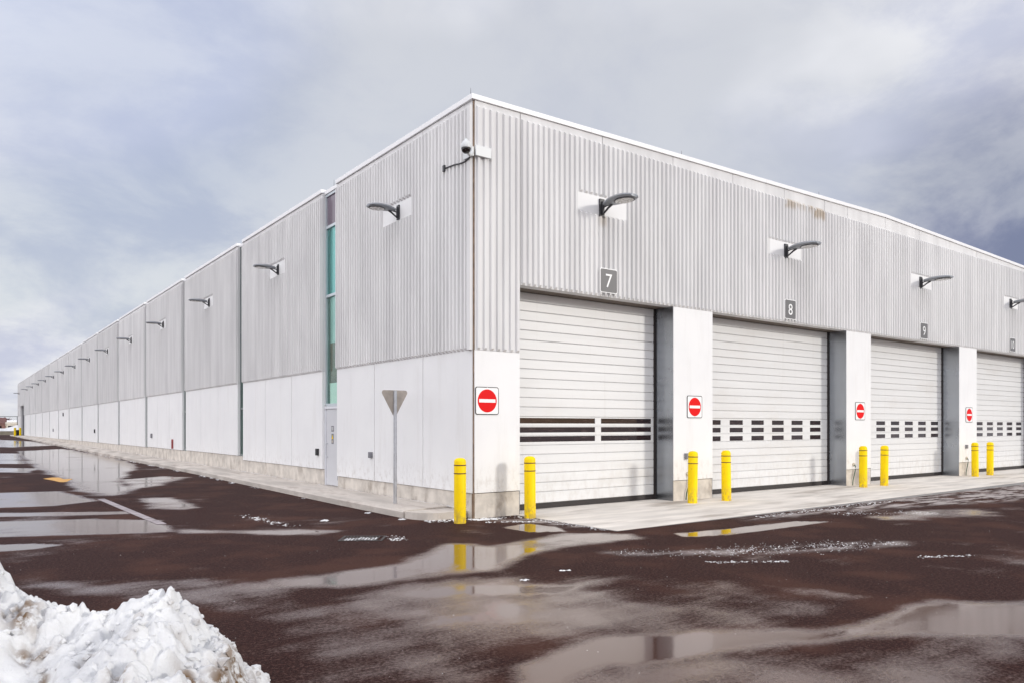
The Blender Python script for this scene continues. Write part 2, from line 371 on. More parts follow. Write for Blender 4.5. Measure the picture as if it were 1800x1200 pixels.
# ------------------------------------------------------------------ mesh helpers
class MB:
    def __init__(s): s.v, s.f, s.mi = [], [], []
    def add(s, vs, fs, m=0):
        o = len(s.v); s.v += [tuple(p) for p in vs]; s.f += [tuple(i + o for i in f) for f in fs]; s.mi += [m] * len(fs)
        return s
    def box(s, x0, x1, y0, y1, z0, z1, m=0):
        v = [(x, y, z) for z in (z0, z1) for y in (y0, y1) for x in (x0, x1)]
        return s.add(v, [(0, 2, 3, 1), (4, 5, 7, 6), (0, 1, 5, 4), (2, 6, 7, 3), (0, 4, 6, 2), (1, 3, 7, 5)], m)
    def prism(s, pts, vec, m=0):
        n = len(pts); v = list(pts) + [tuple(Vector(p) + Vector(vec)) for p in pts]
        f = [tuple(range(n))[::-1], tuple(range(n, 2 * n))] + [(i, (i + 1) % n, n + (i + 1) % n, n + i) for i in range(n)]
        return s.add(v, f, m)
    def lathe(s, prof, c=(0, 0, 0), n=24, m=0, axis='z'):
        v, f = [], []
        for r, z in prof:
            for i in range(n):
                a = 2 * math.pi * i / n
                p = (r * math.cos(a), r * math.sin(a), z)
                if axis == 'y': p = (p[0], p[2], p[1])
                v.append((c[0] + p[0], c[1] + p[1], c[2] + p[2]))
        k = len(prof)
        for j in range(k - 1):
            for i in range(n):
                f.append((j * n + i, j * n + (i + 1) % n, (j + 1) * n + (i + 1) % n, (j + 1) * n + i))
        f.append(tuple(range(n))[::-1]); f.append(tuple(range((k - 1) * n, k * n)))
        return s.add(v, f, m)
    def tube(s, path, r, n=8, m=0):
        path = [Vector(p) for p in path]; v, f = [], []
        for i, p in enumerate(path):
            d = (path[min(i + 1, len(path) - 1)] - path[max(i - 1, 0)]).normalized()
            a = d.cross(Vector((0, 0, 1)));
            if a.length < 1e-3: a = d.cross(Vector((0, 1, 0)))
            a.normalize(); b = d.cross(a)
            rr = r[i] if isinstance(r, (list, tuple)) else r
            for k in range(n):
                t = 2 * math.pi * k / n
                v.append(tuple(p + a * rr * math.cos(t) + b * rr * math.sin(t)))
        for i in range(len(path) - 1):
            for k in range(n):
                f.append((i * n + k, i * n + (k + 1) % n, (i + 1) * n + (k + 1) % n, (i + 1) * n + k))
        f.append(tuple(range(n))[::-1]); f.append(tuple(range((len(path) - 1) * n, len(path) * n)))
        return s.add(v, f, m)
    def build(s, name, mats, parent=None, smooth=None, bevel=0.0):
        me = bpy.data.meshes.new(name)
        me.from_pydata(s.v, [], s.f)
        if not isinstance(mats, (list, tuple)): mats = [mats]
        for m in mats: me.materials.append(MT[m])
        for p, i in zip(me.polygons, s.mi): p.material_index = i
        bm = bmesh.new(); bm.from_mesh(me)
        bmesh.ops.recalc_face_normals(bm, faces=bm.faces)
        if bevel:
            bmesh.ops.bevel(bm, geom=[e for e in bm.edges if len(e.link_faces) == 2 and e.calc_face_angle(0) > 0.5], offset=bevel,
                            offset_type='OFFSET', segments=2, profile=0.5, affect='EDGES')
        bm.to_mesh(me); bm.free()
        if smooth is not None:
            me.polygons.foreach_set('use_smooth', [True] * len(me.polygons))
            me.set_sharp_from_angle(angle=R(smooth))
        o = bpy.data.objects.new(name, me); COL.objects.link(o)
        if parent: o.parent = parent
        return o
def rounded(w, h, r, n=5):
    pts = []
    for cx, cy, a0 in ((w/2-r, h/2-r, 0), (-w/2+r, h/2-r, 90), (-w/2+r, -h/2+r, 180), (w/2-r, -h/2+r, 270)):
        for i in range(n + 1):
            a = R(a0 + 90 * i / n); pts.append((cx + r * math.cos(a), cy + r * math.sin(a)))
    return pts
def tag(o, label=None, cat=None, group=None, kind=None):
    if label: o['label'] = label
    if cat: o['category'] = cat
    if group: o['group'] = group
    if kind: o['kind'] = kind
    return o
def thing(name, label, cat, loc=(0, 0, 0), rz=0.0, group=None):
    o = bpy.data.objects.new(name, None); o.empty_display_size = 0.2
    COL.objects.link(o); o.location = loc; o.rotation_euler = (0, 0, rz)
    return tag(o, label, cat, group)
def copy_tree(o, parent=None):
    kids = [c for c in bpy.data.objects if c.parent == o]
    c = o.copy(); COL.objects.link(c)
    if parent: c.parent = parent
    for k in kids: copy_tree(k, c)
    return c
def text_mesh(body, size, name, mname, parent, sx=1.0, depth=0.004):
    cu = bpy.data.curves.new(name, 'FONT'); cu.body = body; cu.size = size
    cu.align_x = 'CENTER'; cu.align_y = 'CENTER'; cu.extrude = depth / 2
    tmp = bpy.data.objects.new(name + '_tmp', cu); COL.objects.link(tmp)
    dg = bpy.context.evaluated_depsgraph_get()
    me = bpy.data.meshes.new_from_object(tmp.evaluated_get(dg))
    bpy.data.objects.remove(tmp); bpy.data.curves.remove(cu)
    me.materials.clear(); me.materials.append(MT[mname])
    # centre and stand upright in the XZ plane, facing -Y
    xs = [v.co.x for v in me.vertices]; ys = [v.co.y for v in me.vertices]
    cx, cy = (min(xs) + max(xs)) / 2, (min(ys) + max(ys)) / 2
    for v in me.vertices:
        x, y, z = v.co; v.co = ((x - cx) * sx, -z, y - cy)
    o = bpy.data.objects.new(name, me); COL.objects.link(o); o.parent = parent
    return o
GP = ([-30, 4, 15, 45, 100, 140, 4000], [-.065, -.065, -0.01, .04, .21, .29, .29])
def G(y): return float(np.interp(y, GP[0], GP[1]))

# ------------------------------------------------------------------ ground sheet
PUDDLES = [
 (1, 0.34, [(-5.08, -8.1), (-4.63, -7.5), (-3.97, -7.35), (-3.53, -7.35), (-3.02, -7.59), (-2.51, -7.79), (-1.95, -8.2), (-1.49, -8.36), (-0.89, -8.36), (0.06, -8.34), (0.9, -9.11), (-0.65, -9.61), (-1.07, -9.13), (-2.05, -8.68), (-2.89, -8.35), (-3.53, -8.15), (-4.04, -7.94), (-4.51, -7.98), (-4.89, -8.25)]),
 (0.62, 0.5, [(-5.3, -8.89), (-4.43, -7.89), (-3.0, -8.27), (-0.24, -9.48), (-3.21, -10.44)]),
 (0.9, 0.4, [(-5.04, -3.3), (-4.48, -3.42), (-3.31, -3.21), (-2.02, -2.39), (-1.61, -2.84), (0.19, -2.54), (0.97, -3.2), (0.71, -3.71), (-0.77, -3.65), (-1.74, -3.83), (-2.69, -4.39), (-3.46, -4.34), (-4.55, -4.24), (-5.03, -3.81)]),
 (1, 0.08, [(1.55, -3.55), (2.9, -3.76), (4.61, -3.86), (5.12, -4.24), (3.32, -4.26), (2.14, -4.23), (1.4, -3.92)]),
 (1, 0.06, [(-0.26, -1.33), (0.39, -1.14), (0.5, -1.8), (0.33, -2.31), (-0.25, -2.05)]),
 (1, 0.5, [(-4.49, 47.23), (-1.54, 50.77), (-0.87, 35.75), (-1.39, 24.73), (-3.5, 15.28), (-4.13, 10.59), (-4.69, 9.21), (-5.11, 10.86), (-5.2, 13.65), (-5.15, 17.13), (-5.15, 25.7)]),
 (0.9, 0.5, [(-3.74, 14.83), (-2.14, 15.65), (-1.65, 14.63), (-3.12, 11.72), (-4.04, 10.74)]),
 (0.95, 1.0, [(-5.47, 97.95), (-1.24, 77.91), (-0.93, 60.73), (-4.26, 57.35), (-6.32, 60.45)]),
 (0.95, 0.5, [(-6.67, 45.14), (-4.76, 42.66), (-5.39, 28.19), (-7.03, 29.35)]),
 (0.9, 0.3, [(-7.1, 26.03), (-5.11, 23.6), (-5.69, 20.86), (-7.2, 21.95)]),
 (1, 0.25, [(-7.66, 11.84), (-5.72, 11.28), (-5.23, 8.04), (-6.1, 7.3), (-7.72, 7.63)]),
 (0.9, 0.12, [(-7.73, 6.77), (-5.09, 5.27), (-5.07, 4.77), (-7.74, 5.98)]),
 (1, 0.2, [(-7.75, 4.96), (-5.83, 4.31), (-4.83, 3.36), (-5.02, 1.58), (-6.22, 1.98), (-7.78, 2.74)]),
 (1, 0.08, [(-7.79, 1.82), (-6.97, 1.41), (-6.65, 1.04), (-7.01, 0.85), (-7.8, 0.95)]),
 (0.7, 0.25, [(-4.88, 1.82), (-4.21, 1.16), (-3.26, 0.54), (-2.45, -0.07), (-3.19, -0.28), (-4.11, 0.57), (-4.9, 1.32)]),
 (0.75, 0.3, [(-4.29, 7.87), (-3.67, 7.78), (-3.57, 5.1), (-3.97, 4.85), (-4.63, 5.45)]),
 (0.95, 0.25, [(-3.58, -5.03), (-2.91, -5.15), (-2.18, -5.77), (-2.78, -5.97), (-3.52, -5.58)]),
 (0.6, 0.6, [(-5.1, -4.96), (-3.39, -4.72), (-1.87, -5.44), (-2.02, -6.47), (-2.14, -7.3), (-3.0, -7.38), (-3.89, -6.88), (-4.96, -6.31)]),
 (0.6, 0.3, [(-0.7, -6.79), (-0.31, -7.38), (-0.27, -7.93), (-0.82, -7.87), (-0.96, -7.32)]),
 (0.45, 0.4, [(-7.21, -1.88), (-5.67, -2.83), (-4.98, -3.13), (-4.88, -4.98), (-5.91, -4.77), (-6.2, -3.85), (-7.09, -2.87)]),
 (0.5, 0.7, [(-5.55, -4.48), (-3.21, -4.44), (-1.35, -5.39), (-0.81, -6.64), (-0.73, -8.06), (-2.23, -8.27), (-3.84, -7.2), (-5.24, -7.99), (-6.26, -7.23)]),
 (0.55, 0.5, [(6.23, -4.06), (8.76, -4.41), (10.17, -5.18), (8.51, -5.4), (5.97, -4.87)]),
]
def soft_poly(X, Y, pts, soft):
    # 0..1 mask: inside a polygon, fading over `soft` metres across its edge
    inside = np.zeros(X.shape, bool); d = np.full(X.shape, 1e9)
    n = len(pts)
    for i in range(n):
        (xa, ya), (xb, yb) = pts[i], pts[(i + 1) % n]
        c = ((ya > Y) != (yb > Y)) & (X < (xb - xa) * (Y - ya) / (yb - ya + 1e-12) + xa)
        inside ^= c
        ex, ey = xb - xa, yb - ya
        t = np.clip(((X - xa) * ex + (Y - ya) * ey) / (ex * ex + ey * ey + 1e-12), 0, 1)
        d = np.minimum(d, np.hypot(X - xa - t * ex, Y - ya - t * ey))
    sd = np.where(inside, d, -d)
    k = np.clip(sd / (2 * soft) + 0.5, 0, 1)
    return k * k * (3 - 2 * k)

def axis(vals):
    out = []
    for (a, b, n) in vals: out += list(np.linspace(a, b, n, endpoint=False))
    return np.array(out)
gx = axis([(-2500, -40, 8), (-40, -12, 24), (-12, 8, 200), (8, 30, 90), (30, 80, 14), (80, 2500, 8)])
gx = np.append(gx, 2500.0)
gy = axis([(-2500, -50, 8), (-50, -12, 34), (-12, 8, 200), (8, 30, 130), (30, 140, 220), (140, 2500, 10)])
gy = np.append(gy, 2500.0)
GX, GY = np.meshgrid(gx, gy)
GZ = np.interp(GY, GP[0], GP[1])
wet = np.zeros(GX.shape)
for lv, so, pts in PUDDLES:
    wet = np.maximum(wet, lv * soft_poly(GX, GY, pts, so * 0.8))
frost = soft_poly(GX, GY, [(4.2, -3.2), (6.5, -2.85), (12.5, -2.75), (22, -2.4), (22, -4.6), (12, -4.6), (7, -3.5)], 0.35)
frost = np.maximum(frost, 0.8 * soft_poly(GX, GY, [(-0.2, -0.25), (1.0, -0.35), (1.05, -2.2), (0.85, -2.1), (0.5, -0.8)], 0.15))
frost = np.maximum(frost, 0.55 * soft_poly(GX, GY, [(-5.1, 9.2), (-5.25, 40), (-4.95, 40), (-4.85, 9.2)], 0.15))
nx, ny = len(gx), len(gy)
frost = np.maximum(frost, 0.75 * soft_poly(GX, GY, [(-.6, -4.3), (.8, -5.15), (2.9, -5.85), (3.7, -6.2), (3.4, -6.4), (2.6, -6.15), (.8, -5.5), (-.5, -4.55)], .22))
me = bpy.data.meshes.new('ground')
verts = np.stack([GX.ravel(), GY.ravel(), GZ.ravel()], 1)
ii = np.arange(nx * ny).reshape(ny, nx)
quads = np.stack([ii[:-1, :-1].ravel(), ii[:-1, 1:].ravel(), ii[1:, 1:].ravel(), ii[1:, :-1].ravel()], 1)
me.from_pydata(verts.tolist(), [], quads.tolist())
for nm, arr in (('wet', wet), ('frost', frost)):
    at = me.attributes.new(nm, 'FLOAT', 'POINT'); at.data.foreach_set('value', arr.ravel().astype(np.float32))
me.materials.append(MT['asphalt'])
me.polygons.foreach_set('use_smooth', [True] * len(me.polygons))
ground = bpy.data.objects.new('ground', me); COL.objects.link(ground)
tag(ground, 'dark wet asphalt yard with puddles', kind='structure')

# concrete apron in front of the doors, cut into bays by joints
b = MB()
xs = [1.02, 5.6, 7.1, 13.2, 14.5, 20.5, 22, 28, 36]
for xa, xb in zip(xs[:-1], xs[1:]):
    f = lambda x: -2.82 + (x - 1) * 0.02
    ya, yb = f(xa), f(xb)
    b.prism([(xa + .006, ya, -.2), (xb - .006, yb, -.2), (xb - .006, .9, -.2), (xa + .006, .9, -.2)], (0, 0, .145))
o = b.build('apron', 'apron'); tag(o, 'pale concrete apron in front of the loading doors', kind='structure')
o = MB().box(1.0, 36, -2.83, .92, -.25, -.062).build('apron_bed', 'joint'); tag(o, 'dark joints of the concrete apron', kind='structure')

# sidewalk with kerb along the long wall, rounded at the corner
b = MB()
ys = [0.9, 3, 6, 9, 12, 15, 20, 25, 30, 40, 50, 60, 75, 90, 105, 121.6]
def ring(y): g = G(y); return [(0.0, y, g - .2), (-1.0, y, g - .2), (-1.02, y, g + .115), (-.985, y, g + .14), (-.85, y, g + .148), (0.0, y, g + .175)]
V, F = [], []
# rounded nose
nose = []
for k in range(9):
    a = R(90 * k / 8)
    nose.append(a)
pts_lo, pts_hi, pts_in = [], [], []
rings = []
for a in nose:     # sweep from pointing -Y (0) to pointing -X (90)
    cx, cy, r = -0.55, 0.85, 0.62
    dx, dy = -math.sin(a), -math.cos(a)
    sx = 1.0 if a > 0 else 1
    rings.append([(cx + dx * .45 * 1.0, cy + dy * r), (cx + dx * .415, cy + dy * (r - .035)), (cx + dx * .3, cy + dy * (r - .15))])
g0 = G(0.5)
top = [(0.0, .23, 0)] + [(q[0][0], q[0][1], 0) for q in rings] + [(0.0, .9, 0)]
lo = [(p[0], p[1], g0 - .2) for p in top]
b.prism(lo, (0, 0, .2 + .135))
for ya, yb in zip(ys[:-1], ys[1:]):
    A, B = ring(ya), ring(yb)
    n = max(1, int(round((yb - ya) / 3)))
    for k in range(n):
        y0 = ya + (yb - ya) * k / n; y1 = ya + (yb - ya) * (k + 1) / n - 0.008
        A, B = ring(y0), ring(y1)
        m = len(A)
        b.add(A + B, [tuple(range(m)), tuple(range(m, 2 * m))[::-1]] + [(i, (i + 1) % m, m + (i + 1) % m, m + i) for i in range(m)])
o = b.build('sidewalk', 'sidewalk'); tag(o, 'concrete sidewalk with kerb along the long wall', kind='structure')

# painted markings
arrow = [(-5.57, 16.77), (-5.27, 17.22), (-5.09, 17.09), (-5.06, 16.09), (-4.8, 16.21), (-5.1, 14.9), (-5.21, 14.71), (-5.3, 14.77), (-5.38, 15.55)]
o = MB().prism([(x, y, G(y) + .001) for x, y in arrow], (0, 0, .004)).build('road_marking', 'orange_paint')
tag(o, 'orange arrow painted on the wet asphalt', kind='structure')
b = MB()
yy = np.linspace(2.7, 8.4, 13)
for a, c in zip(yy[:-1], yy[1:]):
    b.add([(-5.02, a, G(a) + .004), (-4.86, a, G(a) + .004), (-4.93, c, G(c) + .004), (-5.09, c, G(c) + .004)] if False else
          [(-4.92 - .03 * (a - 2.7) - .08, a, G(a) + .004), (-4.92 - .03 * (a - 2.7) + .08, a, G(a) + .004),
           (-4.92 - .03 * (c - 2.7) + .08, c, G(c) + .004), (-4.92 - .03 * (c - 2.7) - .08, c, G(c) + .004)], [(0, 1, 2, 3)])
o = b.build('lane_line', 'white_paint'); tag(o, 'worn pale lane line on the wet asphalt', kind='structure')

# ------------------------------------------------------------------ the warehouse
WH = thing('warehouse', 'long white and grey ribbed concrete warehouse with numbered loading doors', 'building')
ZR, ZT, ZH, ZB = 3.15, 7.8, 4.49, 0.42     # rib foot over walls, rib top, door head, foot of the white panels
PIT, RF, RS, RD, RL = 0.1385, 0.052, 0.013, 0.043, 0.058  # rib pitch, front half..., slope, depth

def ridge_right(b, xc, z0, z1):
    h = RF / 2
    e = .042    # both ends are chamfered, as cast
    v = [(xc - h - RS, .0, z0), (xc - h, -RD, z0 + e), (xc + h, -RD, z0 + e), (xc + h + RS, .0, z0), (xc - h - RS, .0, z1), (xc - h, -RD, z1 - e), (xc + h, -RD, z1 - e), (xc + h + RS, .0, z1)]
    b.add(v, [(0, 1, 2, 3), (4, 5, 6, 7), (0, 1, 5, 4), (1, 2, 6, 5), (2, 3, 7, 6), (3, 0, 4, 7)])
def ridge_left(b, yc, z0, z1):
    h = RF / 2
    e = .042
    v = [(.0, yc - h - RS, z0), (-RL, yc - h, z0 + e), (-RL, yc + h, z0 + e), (.0, yc + h + RS, z0), (.0, yc - h - RS, z1), (-RL, yc - h, z1 - e), (-RL, yc + h, z1 - e), (.0, yc + h + RS, z1)]
    b.add(v, [(0, 1, 2, 3), (4, 5, 6, 7), (0, 1, 5, 4), (1, 2, 6, 5), (2, 3, 7, 6), (3, 0, 4, 7)])
def top_right(x):  # the parapet rises gently to a ridge and falls again
    return float(np.interp(x, [0, 15.38, 31, 46], [7.885, 8.155, 7.80, 8.15]))

PADS_R = [(2.63, 4.08), (9.39, 10.80), (16.97, 18.38), (24.25, 25.6), (31.7, 33.1)]
PZ = (6.245, 6.63)
JR = [0.03, 1.12, 3.35, 5.61, 7.84, 10.04, 11.99, 13.2, 15.38, 17.58, 19.72, 21.88, 23.8, 26.0, 28.2, 30.4, 33.0, 36.0]
xc = 0.075
for xa, xb in zip(JR[:-1], JR[1:]):
    z0 = ZR if xb <= 1.2 else ZH
    b = MB()
    b.prism([(xa + .009, 0, z0), (xb - .009, 0, z0), (xb - .009, 0, top_right(xb)), (xa + .009, 0, top_right(xa))], (0, .24, 0))
    n = int((xb - xa) / PIT); p = (xb - xa) / n
    for k in range(n):
        x = xa + (k + .5) * p
        segs = [(z0, ZT)]
        for a, c in PADS_R:
            if a - .02 < x < c + .02: segs = [(z0, PZ[0]), (PZ[1], ZT)]
        for s0, s1 in segs: ridge_right(b, x, s0 + (.0 if s0 != z0 else .0), s1)
    b.build('ribbed_panel', 'rib', WH)
for a, c in PADS_R:
    b = MB().box(a, c, -.004, .01, PZ[0], PZ[1]); b.build('mounting_pad', 'pad', WH)

# piers between the doors
PIERS = [(0.03, 1.11), (5.63, 7.05), (13.15, 14.53), (20.51, 21.91), (27.9, 29.3), (35.3, 36)]
for i, (a, c) in enumerate(PIERS):
    MB().box(a, c, 0.0, .62, ZB, ZR - .004 if i == 0 else ZH - .003).build('pier', 'white_panel', WH, bevel=.006)
    MB().box(a + .01, c - .008, 0.012, .6, -.3, ZB - .012).build('plinth', 'plinth', WH)
MB().box(.016, .08, .016, .08, -.1, 7.88).build('corner_joint', 'caulk', WH)
# soffit and steel-clad reveals of the openings
OPEN = [(1.11, 5.63), (7.05, 13.15), (14.53, 20.51), (21.91, 27.9), (29.3, 35.3)]
YD = 0.585
for a, c in OPEN:
    MB().box(a - .3, c + .3, .245, .9, ZH + .002, ZH + .2).build('soffit', 'soffit', WH)
    MB().box(c - .006, c - .001, .012, YD + .03, -.06, ZH - .004).build('door_jamb', 'steel', WH)
    MB().box(a + .001, a + .006, .012, YD + .03, -.06, ZH - .004).build('door_jamb', 'steel', WH)
    MB().box(c - .05, c - .008, YD - .035, YD + .02, -.05, ZH - .002).build('door_guide', 'seal', WH)
    MB().box(a + .008, a + .05, YD - .035, YD + .02, -.05, ZH - .002).build('door_guide', 'seal', WH)

def overhead_door(xa, xb, wins, rows):
    # slatted door leaf; rows = [(z0, z1, zc)] of slats that hold panes, wins = [(x0, x1)]
    lines = [.06] + [.3 + .2 * k for k in range(0, 5)] + [1.3, 1.5, 1.7, 1.9] + [2.1 + .2 * k for k in range(12)]
    lines = sorted(set(round(z, 3) for z in lines if z < ZH - .05)) + [ZH]
    b = MB(); b.box(xa, xb, YD + .03, YD + .07, .05, ZH)
    for z0, z1 in zip(lines[:-1], lines[1:]):
        row = [r for r in rows if abs(r[0] - z0) < .01]
        if not row:
            # each slat: two faces either side of a faint crease
            zm = (z0 + z1) / 2
            b.prism([(xa, YD + .031, z0 + .005), (xa, YD + .008, z0 + .005), (xa, YD, z0 + .014), (xa, YD, z1 - .014), (xa, YD + .008, z1 - .005), (xa, YD + .031, z1 - .005)], (xb - xa, 0, 0))
        else:
            zc, hh = row[0][2], row[0][3]
            b.box(xa, xb, YD, YD + .031, z0 + .003, zc - hh)
            b.box(xa, xb, YD, YD + .031, zc + hh, z1 - .003)
            edges = [xa] + [e for w in wins for e in w] + [xb]
            for k in range(0, len(edges), 2): b.box(edges[k], edges[k + 1], YD, YD + .031, zc - hh, zc + hh)
    d = b.build('overhead_door', 'door_slat', WH)
    for r in rows:
        for (wa, wb) in wins:
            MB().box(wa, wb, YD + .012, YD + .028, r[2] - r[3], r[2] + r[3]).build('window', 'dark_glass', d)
    MB().box(xa, xb, YD - .012, YD + .05, -.045, .058).build('bottom_seal', 'seal', d)
    return d
rows7 = [(1.7, 1.9, 1.815, .058), (1.5, 1.7, 1.62, .058), (1.3, 1.5, 1.425, .06)]
rows8 = [(1.7, 1.9, 1.795, .062), (1.5, 1.7, 1.595, .062), (1.3, 1.5, 1.375, .062)]
overhead_door(1.13, 5.60, [(1.2, 3.68), (3.86, 5.5)], rows7)
for a, c in OPEN[1:]:
    wins = [(a + .5 + .93 * k, a + 1.06 + .93 * k) for k in range(6)]
    overhead_door(a + .02, c - .03, wins, rows8)

# coping along the short front, in lengths
cps = [-.05] + JR[2:8:2] + [15.38] + JR[9:17:2] + [36]
cps = [-.05, 3.0, 6.1, 9.2, 12.3, 15.38, 18.5, 21.6, 24.7, 27.8, 31.0, 36]
for xa, xb in zip(cps[:-1], cps[1:]):
    za, zb = top_right(xa), top_right(xb)
    MB().prism([(xa, -.035, za + .006), (xb - .004, -.035, zb + .006), (xb - .004, -.035, zb + .105), (xa, -.035, za + .105)], (0, .35, 0)).build('coping', 'coping', WH, bevel=.006)

# ---- long wall: bays of ribbed panels with glazed slots between
bays = [(0.03, 6.33), (7.26, 14.12)]
for k in range(12):
    s = 14.69 + 7.8 * k
    bays.append((s, s + 7.23))
bays[-1] = (bays[-1][0], 108.2)
bays.append((108.75, 121.6))
BASE = [.42, .55, .68, .66, .63, .60, .58, .56, .54, .52, .50, .48, .46, .45, .45]
OPENING = (109.9, 116.4)
bay_centres = []
for i, (ya, yb) in enumerate(bays):
    last = i == len(bays) - 1
    zb = BASE[i]
    cuts = [ya, ya + 1.88, ya + 4.15, yb] if i == 0 else list(np.linspace(ya, yb, 4))
    yc = 3.03 if i == 0 else (ya + yb) / 2
    if last: yc = 118.9
    bay_centres.append(yc)
    pad = (yc - .70, yc + .70)
    b, w = MB(), MB()
    for ca, cb in zip(cuts[:-1], cuts[1:]):
        a, c = ca + .010, cb - .010
        if last and a < OPENING[1] and c > OPENING[0]:
            pass
        b.box(0, .22, a, c, ZH if last else ZR, 7.89)
        if not last: w.box(0, .22, a, c, zb, ZR - .003)
    if last:
        b.box(0, .22, ya, OPENING[0], zb, ZH - .002); b.box(0, .22, OPENING[1], yb, zb, ZH - .002)
    n = int(round((yb - ya) / PIT)); p = (yb - ya - (.12 if i == 0 else 0)) / n
    y0 = ya + (.12 if i == 0 else 0)
    for k in range(n):
        y = y0 + (k + .5) * p
        zlow = ZR
        if last: zlow = ZH if OPENING[0] - .05 < y < OPENING[1] + .05 else ZR
        segs = [(zlow, ZT)]
        if pad[0] - .02 < y < pad[1] + .02: segs = [(zlow, PZ[0]), (PZ[1], ZT)]
        for s0, s1 in segs: ridge_left(b, y, s0, s1)
    if i == 0: b.box(-RL, 0, .035, .15, ZR, ZT)
    b.build('ribbed_panel', 'rib', WH)
    if not last: w.build('smooth_panel', 'white_panel', WH)
    MB().box(-.004, .01, pad[0], pad[1], PZ[0], PZ[1]).build('mounting_pad', 'pad', WH)
    MB().box(-.04, .3, ya - (.0 if i else .0), yb, 7.90, 8.0).build('coping', 'coping', WH, bevel=.006)
    # cast concrete plinth under the bay, in pours
    b = MB()
    if last:
        b.box(.03, .3, ya, OPENING[0] - .004, -.2, zb - .012); b.box(.03, .3, OPENING[1] + .004, yb, -.2, zb - .012)
    else:
        q = list(np.linspace(ya, yb, 4))
        for ca, cb in zip(q[:-1], q[1:]): b.box(.03, .3, ca + .003, cb - .003, -.2, zb - .012)
    b.build('plinth', 'plinth', WH)

# glazed slots
def slot(ya, yb, zlow, zsteps, first=False):  # frame, panes and what shows behind the glass
    xw = .12
    f = MB()
    f.box(xw - .04, xw + .06, yb - .05, yb, zlow, 7.86); f.box(xw - .04, xw + .06, ya, ya + .05, zlow, 7.86)
    zs = [zlow] + zsteps + [7.86]
    for z in zs: f.box(xw - .035, xw + .055, ya + .05, yb - .05, z - .035 if z < 7.8 else z - .07, z + .035 if z < 7.8 else z)
    w = f.build('window', 'frame' if first else 'frame_dark', WH)
    for k, (z0, z1) in enumerate(zip(zs[:-1], zs[1:])):
        topmost = k == len(zs) - 2
        MB().box(xw, xw + .012, ya + .05, yb - .05, z0 + .035, z1 - (.07 if topmost else .035)).build('pane', 'spandrel' if topmost else ('teal_glass' if first and k == 1 else 'glass'), w)
    # dark strip added as the jamb's reflection, and the things seen through the glass
    MB().box(xw + .014, xw + .05, yb - .13, yb + .03, zlow, 7.8).build('post', 'reflection_green', w)
    if first:
        MB().box(xw + .05, xw + .06, ya, yb - .06, 3.9, 7.0).build('blind', 'blind_teal', w)
        MB().box(xw + .05, xw + .07, ya, yb - .06, 2.2, 3.9).build('inner_board', 'inside_brown', w)
        c = MB(); cy = np.linspace(ya, yb - .02, 24)
        for a, d in zip(cy[:-1], cy[1:]):
            c.add([(xw + .03 + .010 * math.sin(a * 40), a, 2.26), (xw + .03 + .010 * math.sin(d * 40), d, 2.26), (xw + .03 + .005 * math.sin(d * 26), d, 2.84), (xw + .03 + .005 * math.sin(a * 26), a, 2.84)], [(0, 1, 2, 3)])
        c.build('curtain', 'curtain', w)
    else:
        MB().box(xw + .09, xw + .10, ya, yb - .06, 1.55, 2.75).build('blind', 'curtain', w)
        MB().box(xw + .09, xw + .10, ya, yb - .06, .75, .98).build('blind', 'curtain', w)
        MB().box(xw + .13, xw + .15, ya, yb, zlow, 7.7).build('inner_board', 'inside_dark', w)
    MB().box(.06, .3, ya, yb, 7.862, 7.955).build('coping', 'coping', WH)
    return w
for i in range(len(bays) - 1):
    ya, yb = bays[i][1], bays[i + 1][0]
    if i == 0: slot(ya, yb, 2.26, [5.14, 6.97], True)
    else: slot(ya, yb, BASE[i + 1] + .02, [2.3, 4.9, 6.97]); MB().box(.03, .3, ya, yb, -.2, BASE[i + 1] - .02).build('plinth', 'plinth', WH)

# service door in the first slot
ya, yb = bays[0][1], bays[1][0]
fr = MB(); fr.box(.06, .16, yb - .06, yb, .13, 2.22); fr.box(.06, .16, ya, ya + .06, .13, 2.22); fr.box(.06, .16, ya + .06, yb - .06, 2.155, 2.22)
dr = fr.build('door', 'header', WH)
leaf = MB().box(.085, .13, ya + .063, yb - .063, .14, 2.15).build('leaf', 'steel_door', dr, bevel=.004)
h = MB(); h.tube([(.086, 7.10, 1.24), (.03, 7.10, 1.24), (.03, 7.10, .88), (.086, 7.10, .88)], .012)
h.build('handle', 'galv', leaf)
for z in (.35, 1.15, 1.95): MB().box(.07, .09, 6.40, 6.45, z - .055, z + .055).build('hinge', 'box_grey', dr)
MB().box(.079, .0855, 6.71, 6.87, 1.555, 1.705).build('notice', 'box_grey', leaf)
for z in (1.66, 1.63, 1.60): MB().box(.0775, .079, 6.735, 6.845, z - .006, z + .006).build('notice', 'sign_white', leaf)
MB().box(.079, .0855, 6.725, 6.855, 1.235, 1.50).build('notice', 'box_grey', leaf)
MB().prism([(.0775, 6.835, 1.36), (.0775, 6.745, 1.36), (.0775, 6.79, 1.475)], (.0015, 0, 0)).build('notice', 'yellow_plain', leaf)
MB().box(.0775, .079, 6.745, 6.835, 1.265, 1.325).build('notice', 'sign_back', leaf)
MB().box(.02, .3, ya, yb, -.1, .128).build('threshold', 'sidewalk', WH)

# far opening: a dark reveal with a closed shutter
MB().box(.55, .6, OPENING[0] - .1, OPENING[1] + .1, .1, ZH + .1).build('shutter', 'lamp_grey', WH)
MB().box(.222, .62, OPENING[1], OPENING[1] + .2, .1, ZH + .1).build('door_jamb', 'box_grey', WH)
MB().box(.222, .62, OPENING[0] - .2, OPENING[0], .1, ZH + .1).build('door_jamb', 'box_grey', WH)
MB().box(.222, .62, OPENING[0] - .2, OPENING[1] + .2, ZH + .1, ZH + .3).build('soffit', 'soffit', WH)
